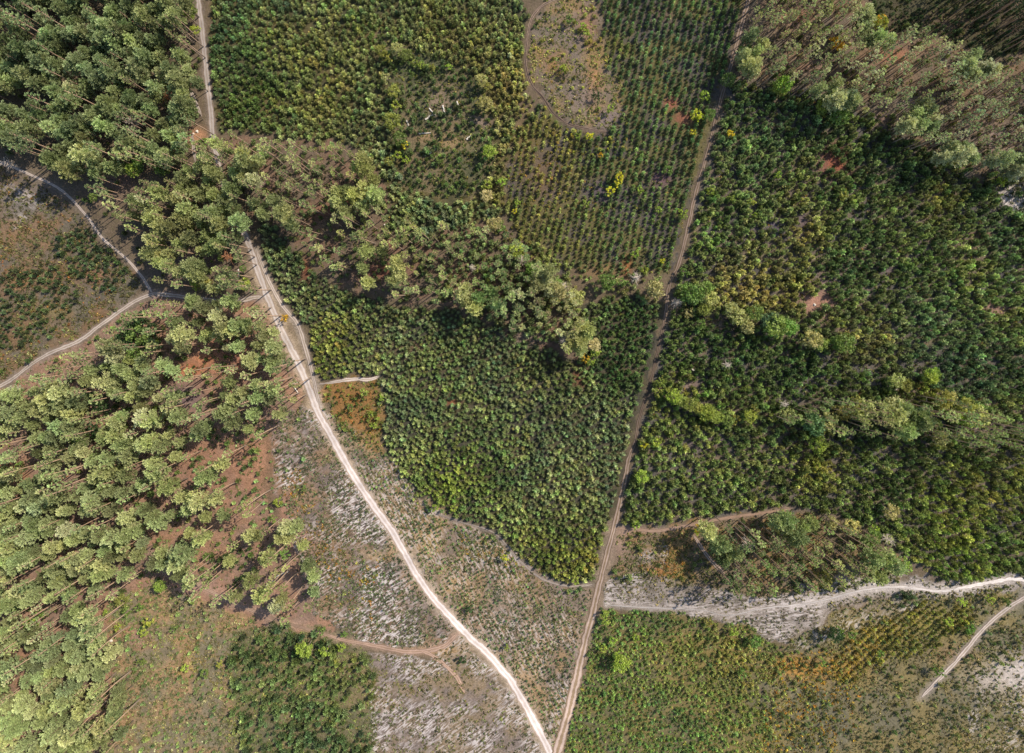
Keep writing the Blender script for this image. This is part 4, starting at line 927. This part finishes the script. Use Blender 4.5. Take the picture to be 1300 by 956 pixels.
# dead trees
for n, (x, y, rp, st, lb) in enumerate([(167,153,9,0,'large bleached dead tree with spread bare branches in the upper left forest'),(8,207,7,0,'whitened dead tree at the left edge by the diagonal track'),(288,326,8,1,'pinkish dead tree close to the sandy road junction'),(311,212,7,1,'rusty dead tree beside the covered stretch of the sandy road'),
    (232,76,6,1,'brownish dead tree left of the top of the sandy road'),(209,123,8,1,'broad ochre dead tree inside the upper left forest'),(237,250,6,1,'orange-brown dead tree between the upper left pines'),(70,610,6,1,'brown withered tree in the lower left forest'),(698,361,6,0,'left one of the two cream dead trees in the central belt'),(717,364,6,0,'right one of the two cream dead trees in the central belt'),
    (715,432,6,0,'pale dead tree near the lower tip of the central belt'),(808,352,7,0,'cream leafless tree above the dark crossing of the straight track'),(859,384,6,0,'pale bare tree right beside the straight track'),(1155,533,9,0,'pinkish dead tree among the right plantations'),(997,513,5,0,'small white dead tree in the dark right plantation'),
    (924,463,5,0,'white dead tree in the plantation right of the dark track'),(1128,685,7,0,'pale dead tree at the right end of the lower right pines'),(950,690,8,0,'bleached dead tree in the middle of the lower right pines'),(662,330,6,0,'pale dead tree by the lime tree at the belt'),(600,340,5,0,'grey dead tree inside the central pine belt')]):
    pr = (DEAD, RUST)[st][n % 2]; s = rp * S / 2.2; zs = .75
    wx, wy = tallpos(x, y, 14 * zs * .75)
    tree('dead_tree', pr, 0, lb, 'dead tree', None, (wx, wy, 0), n * 1.3, (s, s, zs), (1, 1, 1), ('trunk', 'bare_branches'))

# fallen trunks
for n, (x0, y0, x1, y1, lb) in enumerate([(580,129,583,139,'white fallen trunk pointing up the open middle of the glade'),(562,134,566,148,'pale fallen trunk left of the upright one in the glade'),(544,196,558,186,'long white fallen log at the bottom of the glade'),(545,138,553,147,'upper thin log of the crossed pair in the glade'),(540,152,553,144,'lower thin log of the crossed pair in the glade'),
    (532,170,547,169,'level fallen log on the pinkish ground of the glade'),(516,153,519,160,'short pale log at the left rim of the glade'),(592,177,598,172,'thin log on the sandy bottom right of the glade'),(619,274,627,274,'short white log above the central pine belt'),(488,285,493,288,'small white log at the right end of the pine belt'),
    (368,487,380,485,'upper arm of the bent log pair beside the sandy road'),(372,488,379,500,'lower arm of the bent log pair beside the sandy road'),(349,732,367,725,'long pale trunk lying at the clearcut edge'),(352,766,364,752,'pale trunk lying below the clearcut edge'),(337,745,352,734,'sandy-coloured trunk left of the long pale one'),
    (303,342,304,353,'pale log lying beside the lower road junction'),(1134,497,1140,491,'grey log in the dark plantation hollow at right'),(1176,503,1175,511,'thin upright grey log in the right plantation'),(878,469,884,472,'pale log in the plantation right of the dark track'),(1108,742,1118,735,'pale trunk lying below the lower right pines')]):
    ax, ay = W(x0, y0); bx_, by_ = W(x1, y1); L = math.hypot(bx_ - ax, by_ - ay)
    o = link('fallen_log', log_mesh(700 + n, L, n % 2 == 0)); o.location = ((ax + bx_) / 2, (ay + by_) / 2, .03); o.rotation_euler = (0, 0, math.atan2(by_ - ay, bx_ - ax)); o.scale = (1, 1.5, 1.5)
    tag(o, lb, 'log', 'pale fallen trunks')
for n, (x, y, s, lb) in enumerate([(245,170,.9,'left one of the two pale stumps beside the sandy road'),(250,167,1.05,'right one of the two pale stumps beside the sandy road'),(1034,387,1.0,'stump on the pink bare patch in the right plantation'),(381,697,1.2,'lone pale stump on the reddish clearcut edge'),(141,813,1.2,'pale stump at the lower left forest edge')]):
    wx, wy = W(x, y); o = link('tree_stump', stump_mesh(n)); o.location = (wx, wy, 0); o.scale = (s, s, s); o.rotation_euler = (0, 0, n * 1.1)
    tag(o, lb, 'stump')

# ------------------------------------------------------------------ low vegetation
def tufts(name, regs, label, cat_):
    xs, ys, ts, ss = [], [], [], []
    for poly, sp, base, zones, size, seed, den, gaps, nz in regs:
        r = np.random.default_rng(seed)
        x, y = scatter(poly, sp, seed=seed, jit=.5, amp=8)
        k = r.random(len(x)) < den * gapmul(x, y, gaps) * np.clip((fbm(x, y, nz, 3, seed * 1.3) - .2) * 2.6, 0, 1)
        k &= offroad(x, y, -.5)
        x, y = x[k], y[k]
        xs.append(x); ys.append(y); ts.append(tintfield(x, y, base, zones, .38, r, .25)); ss.append(size * np.clip(r.normal(1, .3, len(x)), .4, 1.9))
    x = np.concatenate(xs); y = np.concatenate(ys); t = np.vstack(ts); s = np.concatenate(ss)
    n = len(x); wx, wy = W(x, y); K = 9
    r = np.random.default_rng(5)
    q = r.normal(size=(n, K, 3)); q[..., 2] = np.abs(q[..., 2]) * .9 + .1; q /= np.linalg.norm(q, axis=2)[..., None]
    base = np.stack([wx, wy, np.zeros(n)], 1)[:, None, :]
    rr = r.uniform(.35, 1, (n, K, 1))
    c = base + q * rr * s[:, None, None] * [1, 1, .75] + np.array([0, 0, .05])
    ln = (r.uniform(.7, 1.2, (n, K)) * s[:, None]).ravel()
    ax = q + r.normal(size=(n, K, 3)) * .6
    v, f = cards(c.reshape(-1, 3), ax.reshape(-1, 3), ln * .95, ln * .6, r)
    v[:, 2] = np.maximum(v[:, 2], .045)
    sh = (.6 + .55 * rr * q[..., 2:3] + r.uniform(-.15, .25, (n, K, 1))).reshape(-1)  # upper cards lighter, low ones darker: shading painted into the clumps
    me = mesh_from(name, v, f, fattrs={'shade': sh, 'tint': np.repeat(t, K, 0)}, mats=(M_tuft,))
    tag(link(name, me), label, cat_, kind='stuff')
    print(name, n)

HE = (104, 106, 72); GRS = (150, 138, 92); BRK = (190, 142, 66)
tufts('heather', [
 (P_SHR, 3.4, (120,128,74), [], .6, 101, .9, [], 12),
 (P_W, 3.2, (112,108,66), [], .62, 81, .9, [], 12), (P_CUT, 2.9, (104,108,74), [(470,745,30,(96,112,60)),(420,700,30,(110,110,62))], .55, 82, .85, [], 12), (P_CUT2, 3.2, (110,110,66), [], .55, 83, .6, [], 12),
 (P_EAST, 2.9, (110,112,74), [(680,710,30,(140,128,62)),(600,660,40,(108,116,60))], .55, 84, .75, [(545,690,16,26,.7),(575,742,18,16,.7)], 12), (P_BLOCK, 4, (118,116,60), [], .6, 85, 1, [], 12),
 (P_HEATH_T, 3.0, (142,142,80), [(740,120,26,(130,124,92))], .52, 86, .85, [], 10), (P_DARKCLEAR, 4.5, (82,86,46), [], .62, 87, 1, [], 16), (P_BR, 3.1, (122,116,72), [], .56, 88, .85, [(1290,865,50,22,.7)], 12),
 (P_YB, 3.3, (116,128,64), [], .58, 89, 1, [], 12), (P_WHITE, 3.6, (118,114,76), [], .52, 90, .85, [], 12), (P_LR, 3.4, (104,108,60), [(850,710,30,(112,106,58))], .6, 91, 1, [], 12),
 (P_HEATH_BL, 3.0, (138,134,92), [(170,780,40,(126,140,80)),(260,830,40,(150,136,88))], .55, 92, .75, [], 12), (P_SW, 5.5, (118,122,76), [], .65, 93, .6, [], 16), (P_GLADE, 4.6, (96,106,58), [], .6, 94, .9, [], 12), (P_NPLANT, 6.5, (112,110,58), [], .7, 95, .7, [], 12),
 (P_CENTRAL, 6.5, (92,98,54), [], .65, 96, .7, [], 12), (P_ROWS, 5.2, (116,112,62), [(690,210,60,(146,132,66))], .55, 97, .8, [], 14), (P_EASTPL, 5.6, (108,110,64), [], .7, 98, .8, [(1040,382,20,18,.8),(1060,205,18,18,.6)], 12),
 (P_BELT, 6, (108,110,62), [], .75, 99, .6, [], 14), (P_NE, 6, (112,110,62), [], .75, 100, .7, [], 14)],
 'low heather, bilberry and grass clumps covering the open ground', 'heather')
tufts('bracken', [
 ([(350,600),(380,590),(400,640),(420,680),(470,740),(470,790),(420,770),(380,690)], 5, BRK, [], .62, 111, .55, [], 9), ([(455,705),(490,710),(480,740),(440,730)], 4.5, (206,150,60), [], .62, 112, .6, [], 8), ([(570,670),(640,690),(670,720),(620,720),(590,700)], 4.5, (176,142,70), [], .55, 113, .7, [], 9),
 ([(410,500),(480,490),(484,560),(450,550)], 5, (178,122,60), [], .55, 114, .5, [], 9), (P_HEATH_T, 6, (176,150,72), [], .55, 115, .16, [], 10), ([(985,830),(1060,820),(1090,860),(1080,960),(960,960)], 4.6, (206,152,58), [], .6, 116, .7, [], 10),
 ([(1060,840),(1100,795),(1180,770),(1160,810),(1100,850)], 5, (206,162,66), [], .55, 117, .6, [], 10), ([(800,700),(860,690),(880,730),(820,735)], 4.8, (176,124,58), [], .55, 118, .7, [], 8), (P_YB, 8, (186,150,66), [(950,850,30,(200,156,64))], .5, 119, .25, [], 12),
 (P_W, 8, (170,122,70), [], .6, 120, .35, [], 12), ([(650,180),(720,170),(760,260),(700,290),(650,260)], 6, (170,142,64), [], .55, 121, .5, [], 10), (P_EASTPL, 11, (172,138,72), [], .6, 122, .3, [], 16)],
 'patches of amber bracken and dry grass on the clearings', 'bracken')

# ------------------------------------------------------------------ camera, light, sky
cam = bpy.data.cameras.new('camera'); co = bpy.data.objects.new('camera', cam); col.objects.link(co)
co.location = (0, 0, CAMH); co.rotation_euler = (0, 0, 0)
cam.sensor_width = 36; cam.lens = 36 * CAMH / (1300 * S); cam.shift_y = -(478 - NY) / 1300.0
cam.clip_start = 1; cam.clip_end = 20000
scene.camera = co

SUN_EL = math.radians(46); sx, sy = .80, .60
d = Vector((-sx * math.cos(SUN_EL), -sy * math.cos(SUN_EL), -math.sin(SUN_EL)))
sl = bpy.data.lights.new('sun', 'SUN'); sl.energy = 5.0; sl.angle = math.radians(.5); sl.color = (1, .9, .75)
so = bpy.data.objects.new('sun', sl); col.objects.link(so); so.rotation_euler = d.to_track_quat('-Z', 'Y').to_euler(); so.location = (60, 45, 200)
w = bpy.data.worlds.new('World'); scene.world = w; w.use_nodes = True
nt = w.node_tree; bg = nt.nodes['Background']
sky = nt.nodes.new('ShaderNodeTexSky'); sky.sky_type = 'NISHITA'; sky.sun_disc = False; sky.sun_elevation = SUN_EL; sky.sun_rotation = math.atan2(sx, sy)
nt.links.new(sky.outputs[0], bg.inputs[0]); bg.inputs[1].default_value = .15
scene.view_settings.view_transform = 'Standard'; scene.view_settings.look = 'None'; scene.view_settings.exposure = 0; scene.view_settings.gamma = 1
scene.render.engine = 'CYCLES'
scene.cycles.max_bounces = 5; scene.cycles.diffuse_bounces = 2; scene.cycles.transmission_bounces = 2; scene.cycles.glossy_bounces = 1
